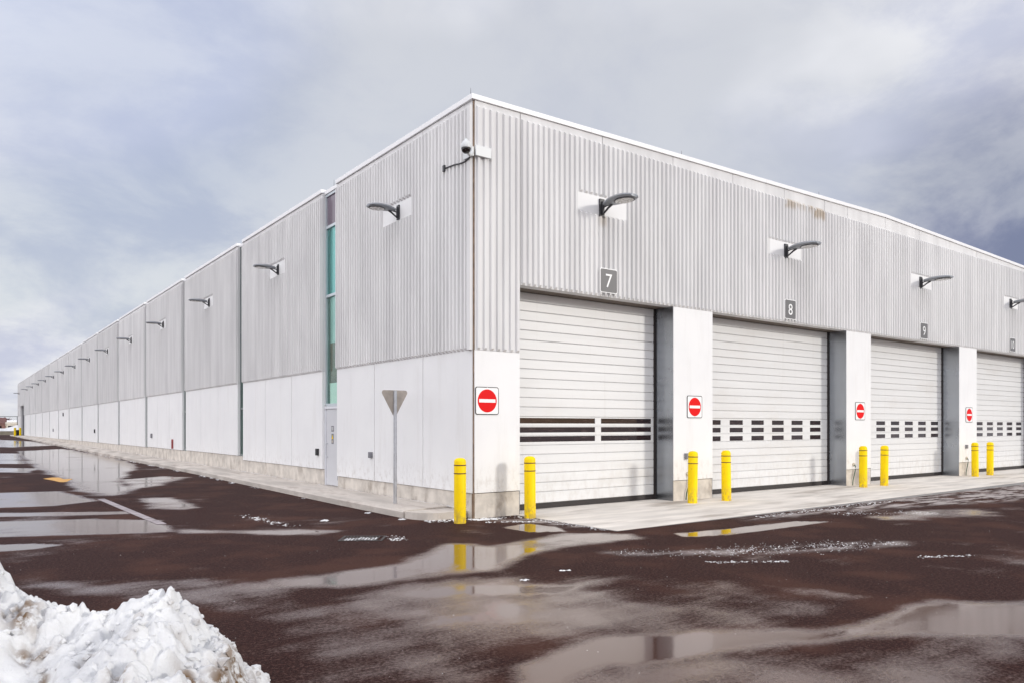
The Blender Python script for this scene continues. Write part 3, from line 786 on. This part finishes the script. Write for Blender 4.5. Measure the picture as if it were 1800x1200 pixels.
# roof and the two sides out of view
MB().box(.3, 36, .3, 121.5, 7.6, 7.75).build('roof', 'roof', WH)
MB().box(.03, 36, 121.62, 121.8, -.2, 7.9).build('rear_wall', 'white_panel', WH)
MB().box(36.01, 36.2, .02, 121.8, -.2, 8.0).build('rear_wall', 'white_panel', WH)
MB().box(1.0, 35.9, .95, 1.1, -.2, 7.6).build('inner_wall', 'inside_dark', WH)
MB().box(.9, 1.0, 1.0, 121.6, -.2, 7.6).build('inner_wall', 'inside_dark', WH)
# lightning rods on the parapet
for x in (.02, 6.05, 11.9, 17.65, 23.4, 29.2):
    z = top_right(max(x, 0)) + .1
    MB().tube([(x, .12, z - .01), (x, .12, z + .17)], [.012, .004], 6).build('lightning_rod', 'box_grey', WH)
for y in (6.85, 13.6, 20.5, 27.5, 34.5, 42, 50, 58):
    MB().tube([(.15, y, 7.98), (.15, y, 8.18)], [.012, .004], 6).build('lightning_rod', 'box_grey', WH)

# ------------------------------------------------------------------ things on and beside the walls
def wall_lamp(name, label):
    t = thing(name, label, 'wall lamp', group='lamps along the walls')
    # local frame: +Y out of the wall
    b = MB(); b.box(-.055, .055, 0, .03, -.17, .15); b.box(-.02, .02, .03, .06, -.14, .10); b.build('bracket', 'lamp_dark', t, bevel=.004)
    b = MB()
    b.tube([(0, .04, -.13), (0, .09, -.10), (0, .17, -.045), (0, .25, -.005)], [.016, .017, .02, .022], 8)
    b.tube([(0, .04, -.02), (0, .10, .0), (0, .20, .015)], [.014, .016, .022], 8)
    b.build('arm', 'lamp_dark', t, smooth=50)
    # head: lofted oval, domed on top, flat below
    st = [(.10, .05, .040, -.006), (.16, .08, .052, -.012), (.25, .125, .062, -.014), (.36, .16, .068, -.016), (.48, .176, .066, -.016), (.60, .170, .056, -.014), (.69, .135, .042, -.010), (.745, .075, .024, .0)]
    n = 14; V, F = [], []
    for y, hw, ht, lo in st:
        zc = .03
        for k in range(n):
            a = 2 * math.pi * k / n
            x = hw * math.copysign(abs(math.cos(a)) ** .8, math.cos(a)); z = math.sin(a)
            V.append((x * 1.2, y, zc + (ht * z if z > 0 else .022 * z + lo * abs(z))))
    for i in range(len(st) - 1):
        for k in range(n): F.append((i * n + k, i * n + (k + 1) % n, (i + 1) * n + (k + 1) % n, (i + 1) * n + k))
    F.append(tuple(range(n))); F.append(tuple(range((len(st) - 1) * n, len(st) * n)))
    MB().add(V, F).build('lamp_head', 'lamp_grey', t, smooth=60)
    L = []
    for k in range(18):
        a = 2 * math.pi * k / 18; L.append((.135 * math.cos(a), .53 + .165 * math.sin(a), -.018))
    b = MB().prism(L, (0, 0, .02)); b.build('lens', 'lens', t)
    b = MB()
    L2 = [(x * 1.16, .54 + (y - .54) * 1.12, -.010) for x, y, z in L]
    b.prism(L2, (0, 0, .02)); b.build('lens_frame', 'lamp_dark', t)
    return t
ORD = ['first', 'second', 'third', 'fourth', 'fifth', 'sixth', 'seventh', 'eighth', 'ninth', 'tenth', 'eleventh', 'twelfth', 'thirteenth', 'fourteenth', 'last']
lamp = wall_lamp('wall_lamp', 'grey wall lamp on the nearest bay of the long wall, left of the camera corner')
RAT = R(90)
for i, yc in enumerate(bay_centres):
    o = lamp if i == 0 else copy_tree(lamp)
    if i: o['label'] = ('grey wall lamp on the %s ribbed bay from the near corner' % ORD[i]) if i < 14 else 'grey wall lamp on the farthest bay of the long wall, above the far opening'
    o.location = (-.004, yc - .06, 6.42); o.rotation_euler = (0, 0, R(90))
wl = [(3.31, 'seven'), (10.09, 'eight'), (17.64, 'nine'), (24.85, 'ten')]
for x, nm in wl:
    o = copy_tree(lamp); o.location = (x, -.004, 6.40); o.rotation_euler = (0, 0, R(180)); o.scale = (1.25, 1.32, 1.2)
    o['label'] = 'grey wall lamp above the door numbered %s' % nm
o = copy_tree(lamp); o.location = (.3, 121.804, 6.3); o.rotation_euler = (0, 0, 0); o['label'] = 'small grey lamp sticking out past the far end of the long wall'
# far end lamp points away from the end wall
o.location = (1.0, 121.804, 5.6)

# door numbers
def number_sign(x, z, body, label, sx):
    t = thing('number_sign', label, 'number sign', (x, -RD - .001, z), group='number signs above the doors')
    w, h = .52, .53
    MB().prism([(a, 0, c) for a, c in rounded(w, h, .05)], (0, -.012, 0)).build('plate', 'sign_white', t)
    MB().prism([(a, -.012, c) for a, c in rounded(w - .035, h - .035, .04)], (0, -.003, 0)).build('face', 'sign_grey', t)
    q = text_mesh(body, .42, 'numeral', 'sign_white', t, sx); q.location = (0, -.0165, 0)
    return t
number_sign(3.49, 4.83, '7', 'grey sign with a white numeral 7 above the nearest door', 1.0)
number_sign(10.24, 4.83, '8', 'grey sign with a white numeral 8 above the second door', 1.0)
number_sign(17.80, 4.82, '9', 'grey sign with a white numeral 9 above the third door', 1.0)
number_sign(24.95, 4.82, '10', 'grey sign with a white number 10 above the farthest door', .78)

# no-entry signs
def no_entry(x, z, label):
    t = thing('no_entry_sign', label, 'road sign', (x, -.001, z), group='no entry signs on the piers')
    w, h = .545, .535
    MB().prism([(a, 0, c) for a, c in rounded(w, h, .045)], (0, -.010, 0)).build('plate', 'black', t)
    MB().prism([(a, -.010, c) for a, c in rounded(w - .032, h - .032, .033)], (0, -.002, 0)).build('face', 'sign_white', t)
    MB().prism([(.222 * math.cos(2 * math.pi * k / 40), -.012, .222 * math.sin(2 * math.pi * k / 40)) for k in range(40)], (0, -.003, 0)).build('disc', 'red', t)
    MB().box(-.19, .19, -.018, -.015, -.032, .032).build('bar', 'sign_white', t)
    for zz_ in (.245, -.245): MB().lathe([(.011, -.018), (.011, -.012)], (0, 0, zz_), 10, axis='y').build('bolt', 'galv', t)
    return t
no_entry(.312, 2.185, 'no entry sign with red disc on the corner pier, nearest of its row')
no_entry(6.37, 2.16, 'no entry sign with red disc on the pier between doors 7 and 8')
no_entry(13.89, 2.145, 'no entry sign with red disc on the pier between doors 8 and 9')
no_entry(21.27, 2.10, 'no entry sign with red disc on the pier between doors 9 and 10')

# bollards
def bollard(label):
    t = thing('bollard', label, 'bollard', group='yellow bollards guarding the piers')
    prof = [(.11, 0), (.11, 1.11), (.106, 1.14), (.092, 1.165), (.06, 1.185), (.02, 1.19)]
    MB().lathe(prof, n=32).build('sleeve', 'yellow', t, smooth=40)
    for z in (1.06, .91): MB().lathe([(.1115, z - .010), (.1115, z + .010)], n=32).build('band', 'band', t, smooth=40)
    return t
BOL = [(-.53, -.36, 'yellow bollard at the building corner beside the sidewalk end'),
       (.97, -.51, 'yellow bollard at the left edge of door 7'),
       (5.62, -.57, 'yellow bollard in front of the electrical box on the pier between doors 7 and 8'),
       (6.70, -.68, 'yellow bollard at the left edge of door 8'),
       (13.05, -.56, 'yellow bollard left of the pair at the pier between doors 8 and 9'),
       (14.15, -.60, 'yellow bollard at the left edge of door 9'),
       (20.66, -.45, 'yellow bollard left of the pair at the pier between doors 9 and 10'),
       (21.9, -.44, 'yellow bollard at the left edge of door 10'),
       (-.95, 111.6, 'small far yellow bollard by the far end of the long wall, left of the two'),
       (-.34, 111.6, 'small far yellow bollard by the far end of the long wall, right of the two')]
bo = bollard(BOL[0][2])
for i, (x, y, l) in enumerate(BOL):
    o = bo if i == 0 else copy_tree(bo)
    o['label'] = l; o.location = (x, y, G(y) - .004 + (.008 if x > 1 else 0)); o.rotation_euler = (R([.4, -.5, .6, -.3, .5, -.6, .2, .5, 0, 0][i]), R([-.3, .5, -.4, .5, -.2, .4, -.5, .3, 0, 0][i]), .7 * i)
    if i >= 8: o.scale = (1.15, 1.15, 1.05)
t = thing('waste_bin', 'black waste bin between the two far bollards', 'bin', (-.62, 113.0, G(113)))
MB().lathe([(.24, 0), (.27, .8), (.28, .82)], n=16).build('body', 'black', t, smooth=40); MB().lathe([(.285, .82), (.2, .92), (.02, .95)], n=16).build('lid', 'black', t, smooth=40)

# give-way sign seen from behind
t = thing('yield_sign', 'back of a triangular road sign on a galvanised post', 'road sign', (-.59, 2.02, .10))
p = MB(); p.box(-.03, .03, -.006, 0, 0, 2.33); p.box(-.034, -.028, -.006, .022, 0, 2.33); p.box(.028, .034, -.006, .022, 0, 2.33)
post = p.build('post', 'galv', t)
h = MB()
for k in range(90): h.lathe([(.006, -.0085), (.006, -.006)], (0, 0, .05 + k * .0255), 8, axis='y')
h.build('punched_hole', 'sign_hole', post)
tri = []
W2, H2, rr = .33, .585, .05
corners = [(-W2, 0), (W2, 0), (0, -H2)]
for i in range(3):
    pa, pb, pc = Vector(corners[i - 1]), Vector(corners[i]), Vector(corners[(i + 1) % 3])
    u1, u2 = (pa - pb).normalized(), (pc - pb).normalized()
    ang = u1.angle(u2); dist = rr / math.tan(ang / 2)
    cen = pb + (u1 + u2).normalized() * (rr / math.sin(ang / 2))
    s0, s1 = pb + u1 * dist - cen, pb + u2 * dist - cen
    a0, a1 = math.atan2(s0.y, s0.x), math.atan2(s1.y, s1.x)
    d = (a1 - a0 + math.pi) % (2 * math.pi) - math.pi
    for k in range(6):
        a = a0 + d * k / 5; tri.append((cen.x + rr * math.cos(a), cen.y + rr * math.sin(a)))
MB().prism([(x, .028, 2.34 + z) for x, z in tri], (0, .003, 0)).build('plate', 'sign_back', t)

# corner camera
t = thing('security_camera', 'white dome security camera hung at the top of the building corner', 'security camera', (0, 0, 6.9))
b = MB(); b.box(.0, .36, -RD - .045, -RD - .002, -.09, .11); b.box(-RD - .045, -RD - .002, -RD - .045, .22, -.12, .06); b.build('mounting_plate', 'dome_white', t, bevel=.006)
b = MB(); b.tube([(-.06, -.06, -.04), (-.14, -.10, -.13), (-.22, -.14, -.10), (-.285, -.185, -.02)], .03, 10); b.build('bracket', 'dome_white', t, smooth=50)
c = (-.285, -.185, .0)
MB().lathe([(.096, -.055), (.10, -.04), (.096, 0), (.08, .045), (.055, .08), (.032, .095), (.026, .115), (.016, .125)], c, 24).build('housing', 'dome_white', t, smooth=45)
MB().lathe([(.012, -.155), (.045, -.145), (.073, -.12), (.088, -.085), (.092, -.056)], c, 24).build('dome', 'dome_glass', t, smooth=60)
b = MB(); b.tube([(-.10, -.08, -.12), (-.07, .05, -.13), (-.06, .2, -.15), (-.06, .38, -.14), (-.06, .55, -.11), (-.06, .94, -.08)], .017, 8); b.box(-.09, -.035, .91, .98, -.14, -.02); b.build('conduit', 'lamp_dark', t, smooth=50)

# small boxes on the walls
def junction(x, y, z, w, h, m, label, side='left'):
    t = thing('junction_box', label, 'electrical box', (x, y, z))
    d = .06
    if side == 'left':
        MB().box(-d, 0, -w / 2, w / 2, -h / 2, h / 2).build('body', m, t, bevel=.005); MB().box(-d - .004, -d, -w * .4, w * .4, -h * .4, h * .4).build('cover', m, t)
    else:
        MB().box(-w / 2, w / 2, -d, 0, -h / 2, h / 2).build('body', m, t, bevel=.005); MB().box(-w * .4, w * .4, -d - .004, -d, -h * .4, h * .4).build('cover', m, t)
    return t
junction(-.001, 4.33, 1.02, .13, .14, 'box_grey', 'grey electrical box low on the white panel behind the triangular sign')
junction(-.001, 7.56, 1.0, .12, .18, 'box_black', 'black box on the white wall left of the service door')
junction(-.001, 28.6, 1.22, .2, .22, 'box_grey', 'grey electrical box on the fourth white bay')
junction(-.001, 24.2, .90, .14, .42, 'red_box', 'small red box low on the fourth white bay')
junction(-.001, 47.0, 1.35, .24, .26, 'box_black', 'dark box on the seventh white bay beside a glazed slot')
junction(-.001, 65.2, 2.72, .3, .3, 'box_black', 'dark box high on a far white bay')
junction(-.001, 73.3, 1.30, .25, .3, 'box_grey', 'grey box low on a far white bay')
junction(6.06, -.001, .985, .10, .14, 'box_grey', 'grey electrical box on the white pier behind a bollard', 'right')
junction(21.02, -.001, .97, .11, .13, 'box_grey', 'grey electrical box on the pier between doors 9 and 10', 'right')
for (x, lab) in ((6.02, 'green grounding cable hanging from a socket on the pier between doors 7 and 8'), (13.42, 'green grounding cable hanging from a socket on the pier between doors 8 and 9'), (20.95, 'green grounding cable hanging from a socket on the pier between doors 9 and 10')):
    t = thing('grounding_cable', lab, 'cable', (x, -.001, 0), group='grounding cables on the piers')
    MB().lathe([(.05, -.035), (.055, -.01), (.055, 0)], (.10, 0, .56), 14, axis='y').build('socket', 'beige', t, smooth=40)
    MB().tube([(.10, -.04, .56), (.11, -.06, .50), (.12, -.05, .40), (.09, -.035, .25), (.03, -.03, .1), (.01, -.03, -.05)], .014, 8).build('cord', 'green_cable', t, smooth=60)

# storm drain
t = thing('drain_grate', 'iron drain grate in the asphalt half filled with snow', 'drain grate', (-2.78, -1.05, G(-1) + .002), rz=R(-35))
b = MB(); b.box(-.34, .34, -.27, -.23, -.02, .006); b.box(-.34, .34, .23, .27, -.02, .006); b.box(-.34, -.30, -.23, .23, -.02, .006); b.box(.30, .34, -.23, .23, -.02, .006)
fr = b.build('frame', 'iron', t)
b = MB()
for k in range(11): b.box(-.28 + .05 * k, -.255 + .05 * k, -.228, .228, -.015, .004)
b.build('bars', 'iron', t)

# ------------------------------------------------------------------ snow
def fbm(p, o=4):
    s, a, f = 0.0, 1.0, 1.0
    for _ in range(o):
        s += a * mnoise.noise(p * f); a *= .5; f *= 2.05
    return s
FW = Vector((.596, .803, 0)); RT = Vector((.803, -.596, 0))
# heap: a height field over (l across the view, d away), in metres from the camera's foot
Lx = np.linspace(-6.0, -1.30, 420); Dd = np.linspace(2.7, 6.3, 330)
prof_l = [-6.0, -4.4, -3.6, -3.27, -3.16, -3.04, -2.89, -2.74, -2.54, -2.24, -2.07, -2.0, -1.92, -1.86, -1.78, -1.67, -1.58, -1.48, -1.38]
prof_h = [.86, 1.0, .95, .88, .70, .66, .62, .575, .58, .60, .59, .55, .49, .45, .35, .19, .10, .0, -.10]
V = []; dirt = []
SPOTS = [(-3.0, 4.6, .10, 1), (-2.90, 4.5, .07, .9), (-2.75, 4.35, .085, 1), (-2.62, 4.2, .05, .7), (-2.67, 4.05, .07, 1), (-2.55, 4.1, .04, .8), (-2.36, 4.2, .05, .8), (-2.05, 3.95, .06, .7), (-1.97, 3.85, .07, 1), (-1.80, 4.25, .06, 1), (-1.74, 4.18, .04, 1), (-1.86, 4.12, .03, .9), (-1.95, 4.5, .06, .4), (-2.2, 4.35, .05, .4)]
rngs = random.Random(3)
lumps = [(rngs.uniform(-4.6, -1.45), rngs.uniform(3.3, 5.5), .045 + .17 * rngs.random() ** 2) for _ in range(150)]
lumps += [(rngs.uniform(-2.3, -1.4), rngs.uniform(4.2, 5.2), rngs.uniform(.035, .10)) for _ in range(70)]
for j, d in enumerate(Dd):
    for i, l in enumerate(Lx):
        P = Vector((l, d, 0))
        w = Vector((fbm(P * .9 + Vector((3, 1, 5)), 3), fbm(P * .9 + Vector((8, 2, 1)), 3), 0))
        lw = l + max(0.0, d - 4.55) * .24 - max(0.0, 4.2 - d) * .10 + .10 * w.x + .05 * fbm(P * 5 + Vector((1, 4, 2)), 3); dw = d + .28 * w.y
        top = float(np.interp(lw, prof_l, prof_h))
        # cross-section: ridge at d ~ 4.7, steep on the far side, long slope to the near side, dip in the middle
        u = dw - 4.75 - .05 * (l + 2.5)
        if u > 0: sh = max(0.0, 1 - (u / (.30 + .75 * max(top, .05))) ** 1.6)
        else: sh = max(0.0, 1 - (-u / 2.6) ** 1.5)
        dip = .16 * math.exp(-((l + 2.5) / .45) ** 2 - ((d - 4.05) / .40) ** 2)
        h = top * sh - dip * (top > .2)
        r = fbm(P * 2.4, 5)
        vor = mnoise.voronoi(P * 5.2 + w * .5)[0]
        vor2 = mnoise.voronoi(P * 13 + w)[0]
        amp = min(1, max(0, h * 4))
        jag = .30 + .70 * min(1, max(0, (l + 2.65) / .5, (d - 4.25) / .35) + .5 * max(0, mnoise.noise(P * 1.3 + Vector((5, 5, 5)))))
        h += amp * jag * (.115 * r + .03 * (0.35 - vor[0]) + .045 * min(.22, vor[1] - vor[0]) / .22 + .018 * min(.2, vor2[1] - vor2[0]) / .2 - .045 + .045 * (.35 - abs(mnoise.noise(P * 6.3 + w))))
        best = 0.0
        for (cl, cd, cr) in lumps:
            if abs(l - cl) > cr: continue
            q = ((l - cl) ** 2 + (d - cd) ** 2) / (cr * cr)
            if q < 1: best = max(best, .55 * cr * min(.7, 2.2 * (1 - q)))
        h += amp * best * (.4 + .6 * jag)
        h += amp * jag * (.026 * fbm(P * 8, 4) + .008 * abs(fbm(P * 22, 2)))
        spot_d = 0.0
        for (sl, sd, sr, st_) in SPOTS:
            q = ((l - sl - .03 * w.x) / sr) ** 2 + ((d - sd) / (sr * .8)) ** 2
            if q < 6: ev = math.exp(-q); spot_d += st_ * 1.3 * ev; h -= .045 * ev * amp
        p = Vector((CAM.x, CAM.y, 0)) + FW * d + RT * l
        V.append((p.x, p.y, G(p.y) - .03 + max(h, -.03)))
        # grit gathers in pockets near the right shoulder and a few hollows
        dd = spot_d + 1.6 * math.exp(-((lw + 1.66) / .11) ** 2 - ((d - 4.4) / .45) ** 2)
        dd += .45 * max(0, fbm(P * 2.6 + Vector((9, 9, 9)), 3) - .42) + .8 * max(0, 1 - h / .08) * (h < .1)
        dd *= min(1.0, max(0.35, 1.0 + 1.8 * fbm(P * 6.5 + Vector((2, 7, 3)), 3)))
        dirt.append(min(1.0, dd))
nl, nd = len(Lx), len(Dd)
ii = np.arange(nl * nd).reshape(nd, nl)
quads = np.stack([ii[:-1, :-1].ravel(), ii[:-1, 1:].ravel(), ii[1:, 1:].ravel(), ii[1:, :-1].ravel()], 1)
# broken crusty chunks frozen into the heap, mostly on its crest and right shoulder
nv = len(V); chunkF = []
bmI = bmesh.new(); bmesh.ops.create_icosphere(bmI, subdivisions=1, radius=1.0)
icoV = [v.co.copy() for v in bmI.verts]; icoF = [[v.index for v in f.verts] for f in bmI.faces]; bmI.free()
rc = random.Random(21)
for k in range(1000):
    u_ = rc.random()
    if u_ < .42: i = int(rc.triangular(200, 395, 380)); j = int(rc.triangular(130, 300, 235))
    elif u_ < .75: i = rc.randrange(0, 380); j = int(rc.gauss(238, 16))
    else: i = rc.randrange(60, 390); j = rc.randrange(60, 240); j = 235 if i < 290 and rc.random() < .75 else j
    i = min(max(i, 0), nl - 1) if False else min(max(i, 0), len(Lx) - 1); j = min(max(j, 0), len(Dd) - 1)
    base = Vector(V[j * len(Lx) + i])
    if base.z < G(base.y) + .03: continue
    s = .006 + .034 * rc.random() ** 2.4
    sh = Vector((rc.uniform(.7, 1.3), rc.uniform(.7, 1.3), rc.uniform(.55, 1.0))); seed = Vector((k * 1.7, k * .3, 2))
    dk = min(1.0, dirt[j * len(Lx) + i] + (.25 if rc.random() < .15 else 0))
    o_ = len(V)
    for c_ in icoV:
        rr_ = 1 + .6 * mnoise.noise(c_ * 1.3 + seed) + .4 * mnoise.noise(c_ * 3.1 + seed)
        V.append((base.x + c_.x * sh.x * s * rr_, base.y + c_.y * sh.y * s * rr_, base.z - s * .05 + c_.z * sh.z * s * rr_)); dirt.append(dk)
    chunkF += [[o_ + q for q in f] for f in icoF]
me = bpy.data.meshes.new('snow_pile'); me.from_pydata(V, [], quads.tolist() + chunkF)
at = me.attributes.new('dirt', 'FLOAT', 'POINT'); at.data.foreach_set('value', np.array(dirt, np.float32))
me.materials.append(MT['snow']); me.polygons.foreach_set('use_smooth', [True] * len(quads) + [False] * len(chunkF))
o = bpy.data.objects.new('snow_pile', me); COL.objects.link(o)
tag(o, 'large heap of ploughed snow with gritty brown patches in the foreground', 'snow pile')

# loose snow: small flattened crumbs on the asphalt
def crumb(b, x, y, z, s, rng):
    n = 5; a0 = rng.random() * 6; e = rng.uniform(.6, 1.5)
    v = [(x + s * e * rng.uniform(.6, 1.2) * math.cos(a0 + k * 6.283 / n), y + s / e * rng.uniform(.6, 1.2) * math.sin(a0 + k * 6.283 / n), z - .002) for k in range(n)]
    v.append((x, y, z + s * rng.uniform(.12, .38)))
    b.add(v, [(k, (k + 1) % n, n) for k in range(n)])
rng = random.Random(11)
b = MB()
def band(p, q, width, n, s0, s1, pw=1.0):
    p, q = Vector(p), Vector(q); d = q - p; nrm = Vector((-d.y, d.x)).normalized()
    for _ in range(n):
        t = rng.random(); off_ = rng.gauss(0, width)
        # clumped
        if mnoise.noise(Vector((p.x + d.x * t, p.y + d.y * t, 0)) * 2.2) + rng.uniform(-.5, .5) < -.15: continue
        P = p + d * t + nrm * off_
        crumb(b, P.x, P.y, G(P.y) + (.002 if True else 0), s0 + (s1 - s0) * rng.random() ** 2.5, rng)
band((-.55, -4.35), (.82, -5.3), .16, 520, .003, .013)
band((.82, -5.25), (2.9, -6.0), .20, 820, .003, .015)
band((2.9, -6.0), (3.6, -6.25), .12, 120, .005, .018)
band((-.1, -5.6), (.82, -6.2), .035, 160, .005, .018)
band((2.5, -7.05), (3.3, -7.45), .05, 110, .006, .022)
band((6.2, -3.6), (8.2, -4.7), .20, 260, .006, .02)
band((4.6, -3.05), (10, -2.98), .09, 420, .006, .03)
band((-3.35, 3.3), (-3.15, 1.0), .07, 130, .008, .035)
band((-2.5, -1.35), (-2.2, -1.45), .13, 160, .005, .02)
band((-3.05, -.95), (-2.6, -1.2), .07, 420, .008, .03)
band((-.9, .25), (.9, -.32), .10, 420, .008, .035)
band((-.1, -.55), (.75, -1.0), .05, 160, .008, .03)
band((.95, -.6), (1.0, -2.6), .10, 300, .006, .025)
for (ya, yb, n) in ((.9, 8, 420), (8, 30, 500), (30, 70, 260)):
    for _ in range(n):
        y = rng.uniform(ya, yb); s = rng.uniform(.008, .03) * (1 if y < 10 else 1.8)
        if mnoise.noise(Vector((0, y * 1.1, 3))) > (.25 if y < 10 else .05): crumb(b, -1.05 - abs(rng.gauss(0, .05)), y, G(y), s, rng)
for _ in range(520):      # sparse specks all over the yard
    d = 3 + 16 * rng.random() ** 1.3; l = rng.uniform(-.7, .66) * d
    P = CAM + FW * d + RT * l
    if P.y > -.3 and P.x > -1.1: continue
    crumb(b, P.x, P.y, G(P.y), rng.uniform(.004, .011), rng)
for (x, y, s) in ((-1.97, -4.93, .04), (-1.9, -4.95, .03), (-2.67, -5.1, .04), (-2.37, 1.43, .08), (-1.15, 2.1, .07), (.12, -.22, .11), (.3, -.3, .09), (-.02, -.16, .08), (-1.1, .75, .07), (-.35, .1, .08)):
    for _ in range(7): crumb(b, x + rng.gauss(0, s * .5), y + rng.gauss(0, s * .5), G(y), s * rng.uniform(.5, .9), rng)
o = b.build('snow_crumbs', 'snow'); tag(o, 'scattered crumbs of snow on the asphalt', 'snow', kind='stuff')
# a thin line of snow where the sidewalk meets the plinth
b = MB()
for y in np.arange(.4, 60, .07):
    if mnoise.noise(Vector((y * .8, 2, 7))) > -.25 and not 6.3 < y < 7.3:
        s = .02 + .02 * abs(mnoise.noise(Vector((y * 3, 0, 1))))
        crumb(b, -.004 - s * .3, y, G(y) + .172, s * 1.4, rng)
o = b.build('snow_drift', 'snow'); tag(o, 'thin line of snow along the foot of the long wall', 'snow', kind='stuff')

# ------------------------------------------------------------------ far end of the yard
t = thing('barrier_wall', 'low tan concrete barrier wall beyond the far end of the yard', 'wall', (0, 132.8, .28))
b = MB()
for k in range(24): b.box(-60 + 3 * k, -57.02 + 3 * k, 0, .3, -.1, .62)
b.build('block', 'barrier', t)
t = thing('fence', 'tall dark fence with rails behind the low barrier wall', 'fence', (0, 141, .3))
for k in range(18):
    x = -46.2 + 3.15 * k
    MB().tube([(x, 0, -.1), (x, 0, 3.05)], .05, 8).build('post', 'fence', t)
b = MB(); b.tube([(-46.2, 0, 3.02), (7.4, 0, 3.02)], .04, 8); b.tube([(-46.2, 0, .25), (7.4, 0, .25)], .025, 8)
b.build('rail', 'fence', t)
b = MB(); 
for k in range(170):
    x = -46 + k * .31
    b.tube([(x, .03, .25), (x + 2.5, .03, 3.0)], .004, 3); b.tube([(x + 2.5, .035, .25), (x, .035, 3.0)], .004, 3)
b.build('wire_mesh', 'fence', t)
V, F = [], []
nx_, ny_ = 90, 14
for j in range(ny_):
    for i in range(nx_):
        x = -60 + i * .8; y = 134.5 + j * .9
        h = .25 + 1.25 * math.sin(math.pi * j / (ny_ - 1)) * (.75 + .5 * fbm(Vector((x * .35, y * .35, 0)), 4)) + .25 * fbm(Vector((x, y, 4)), 3)
        V.append((x, y, .2 + max(0, h)))
for j in range(ny_ - 1):
    for i in range(nx_ - 1): F.append((j * nx_ + i, j * nx_ + i + 1, (j + 1) * nx_ + i + 1, (j + 1) * nx_ + i))
me = bpy.data.meshes.new('snow_bank'); me.from_pydata(V, [], F); me.materials.append(MT['snow'])
me.polygons.foreach_set('use_smooth', [True] * len(F))
o = bpy.data.objects.new('snow_bank', me); COL.objects.link(o); tag(o, 'long low bank of snow behind the barrier wall', 'snow bank')
def house(x, y, w, d, h, rh, wall, roof, label):
    t = thing('house', label, 'house', (x, y, .29))
    wl = MB().box(-w / 2, w / 2, -d / 2, d / 2, 0, h).build('wall', wall, t)
    MB().prism([(-w / 2 - .4, -d / 2 - .4, h), (w / 2 + .4, -d / 2 - .4, h), (w / 2 + .4, 0, h + rh), (-w / 2 - .4, 0, h + rh)], (0, .0, .18)).build('roof', roof, t)
    MB().prism([(-w / 2 - .4, d / 2 + .4, h), (w / 2 + .4, d / 2 + .4, h), (w / 2 + .4, 0.01, h + rh), (-w / 2 - .4, 0.01, h + rh)], (0, .0, .18)).build('roof', roof, t)
    for k in (-1, 0, 1): MB().box(k * w / 3.2 - .5, k * w / 3.2 + .5, -d / 2 - .03, -d / 2, h * .35, h * .75).build('window', 'dark_glass', wl)
house(.9, 255, 7.5, 8, 2.1, 1.6, 'brick', 'red_roof', 'far brick house with a dark red roof, leftmost behind the fence')
house(5.9, 262, 4.2, 7, 2.0, 1.0, 'beige_wall', 'snow_roof', 'far low beige house behind the fence with a pale roof')
house(5.4, 230, 2.6, 5, 2.0, .3, 'beige_wall', 'beige_wall', 'far plain cream shed behind the fence')
house(8.3, 232, 2.6, 6, 2.2, 1.0, 'box_grey', 'snow_roof', 'far grey house with a snowy roof beside the warehouse end')
house(-20, 250, 12, 9, 3, 2, 'beige_wall', 'snow_roof', 'far wide house with a snowy roof, out to the left')
t = thing('bare_tree', 'far bare reddish tree behind the houses', 'tree', (6.0, 275, .29))
tr = MB(); tr.tube([(0, 0, 0), (.1, 0, 1.4), (0, .1, 2.4)], [.22, .16, .08], 8); trunk = tr.build('trunk', 'bark', t)
cr = MB(); r2 = random.Random(5)
for k in range(340):
    a = r2.uniform(0, 6.28); e = r2.uniform(.1, 1.45); L = r2.uniform(.8, 2.2)
    p0 = Vector((r2.gauss(0, .3), r2.gauss(0, .3), r2.uniform(1.2, 2.6)))
    p1 = p0 + Vector((math.cos(a) * math.cos(e), math.sin(a) * math.cos(e), math.sin(e))) * L
    cr.tube([p0, (p0 + p1) / 2 + Vector((r2.gauss(0, .08), r2.gauss(0, .08), 0)), p1], [.07, .05, .03], 4)
cr.build('crown', 'bark', t)
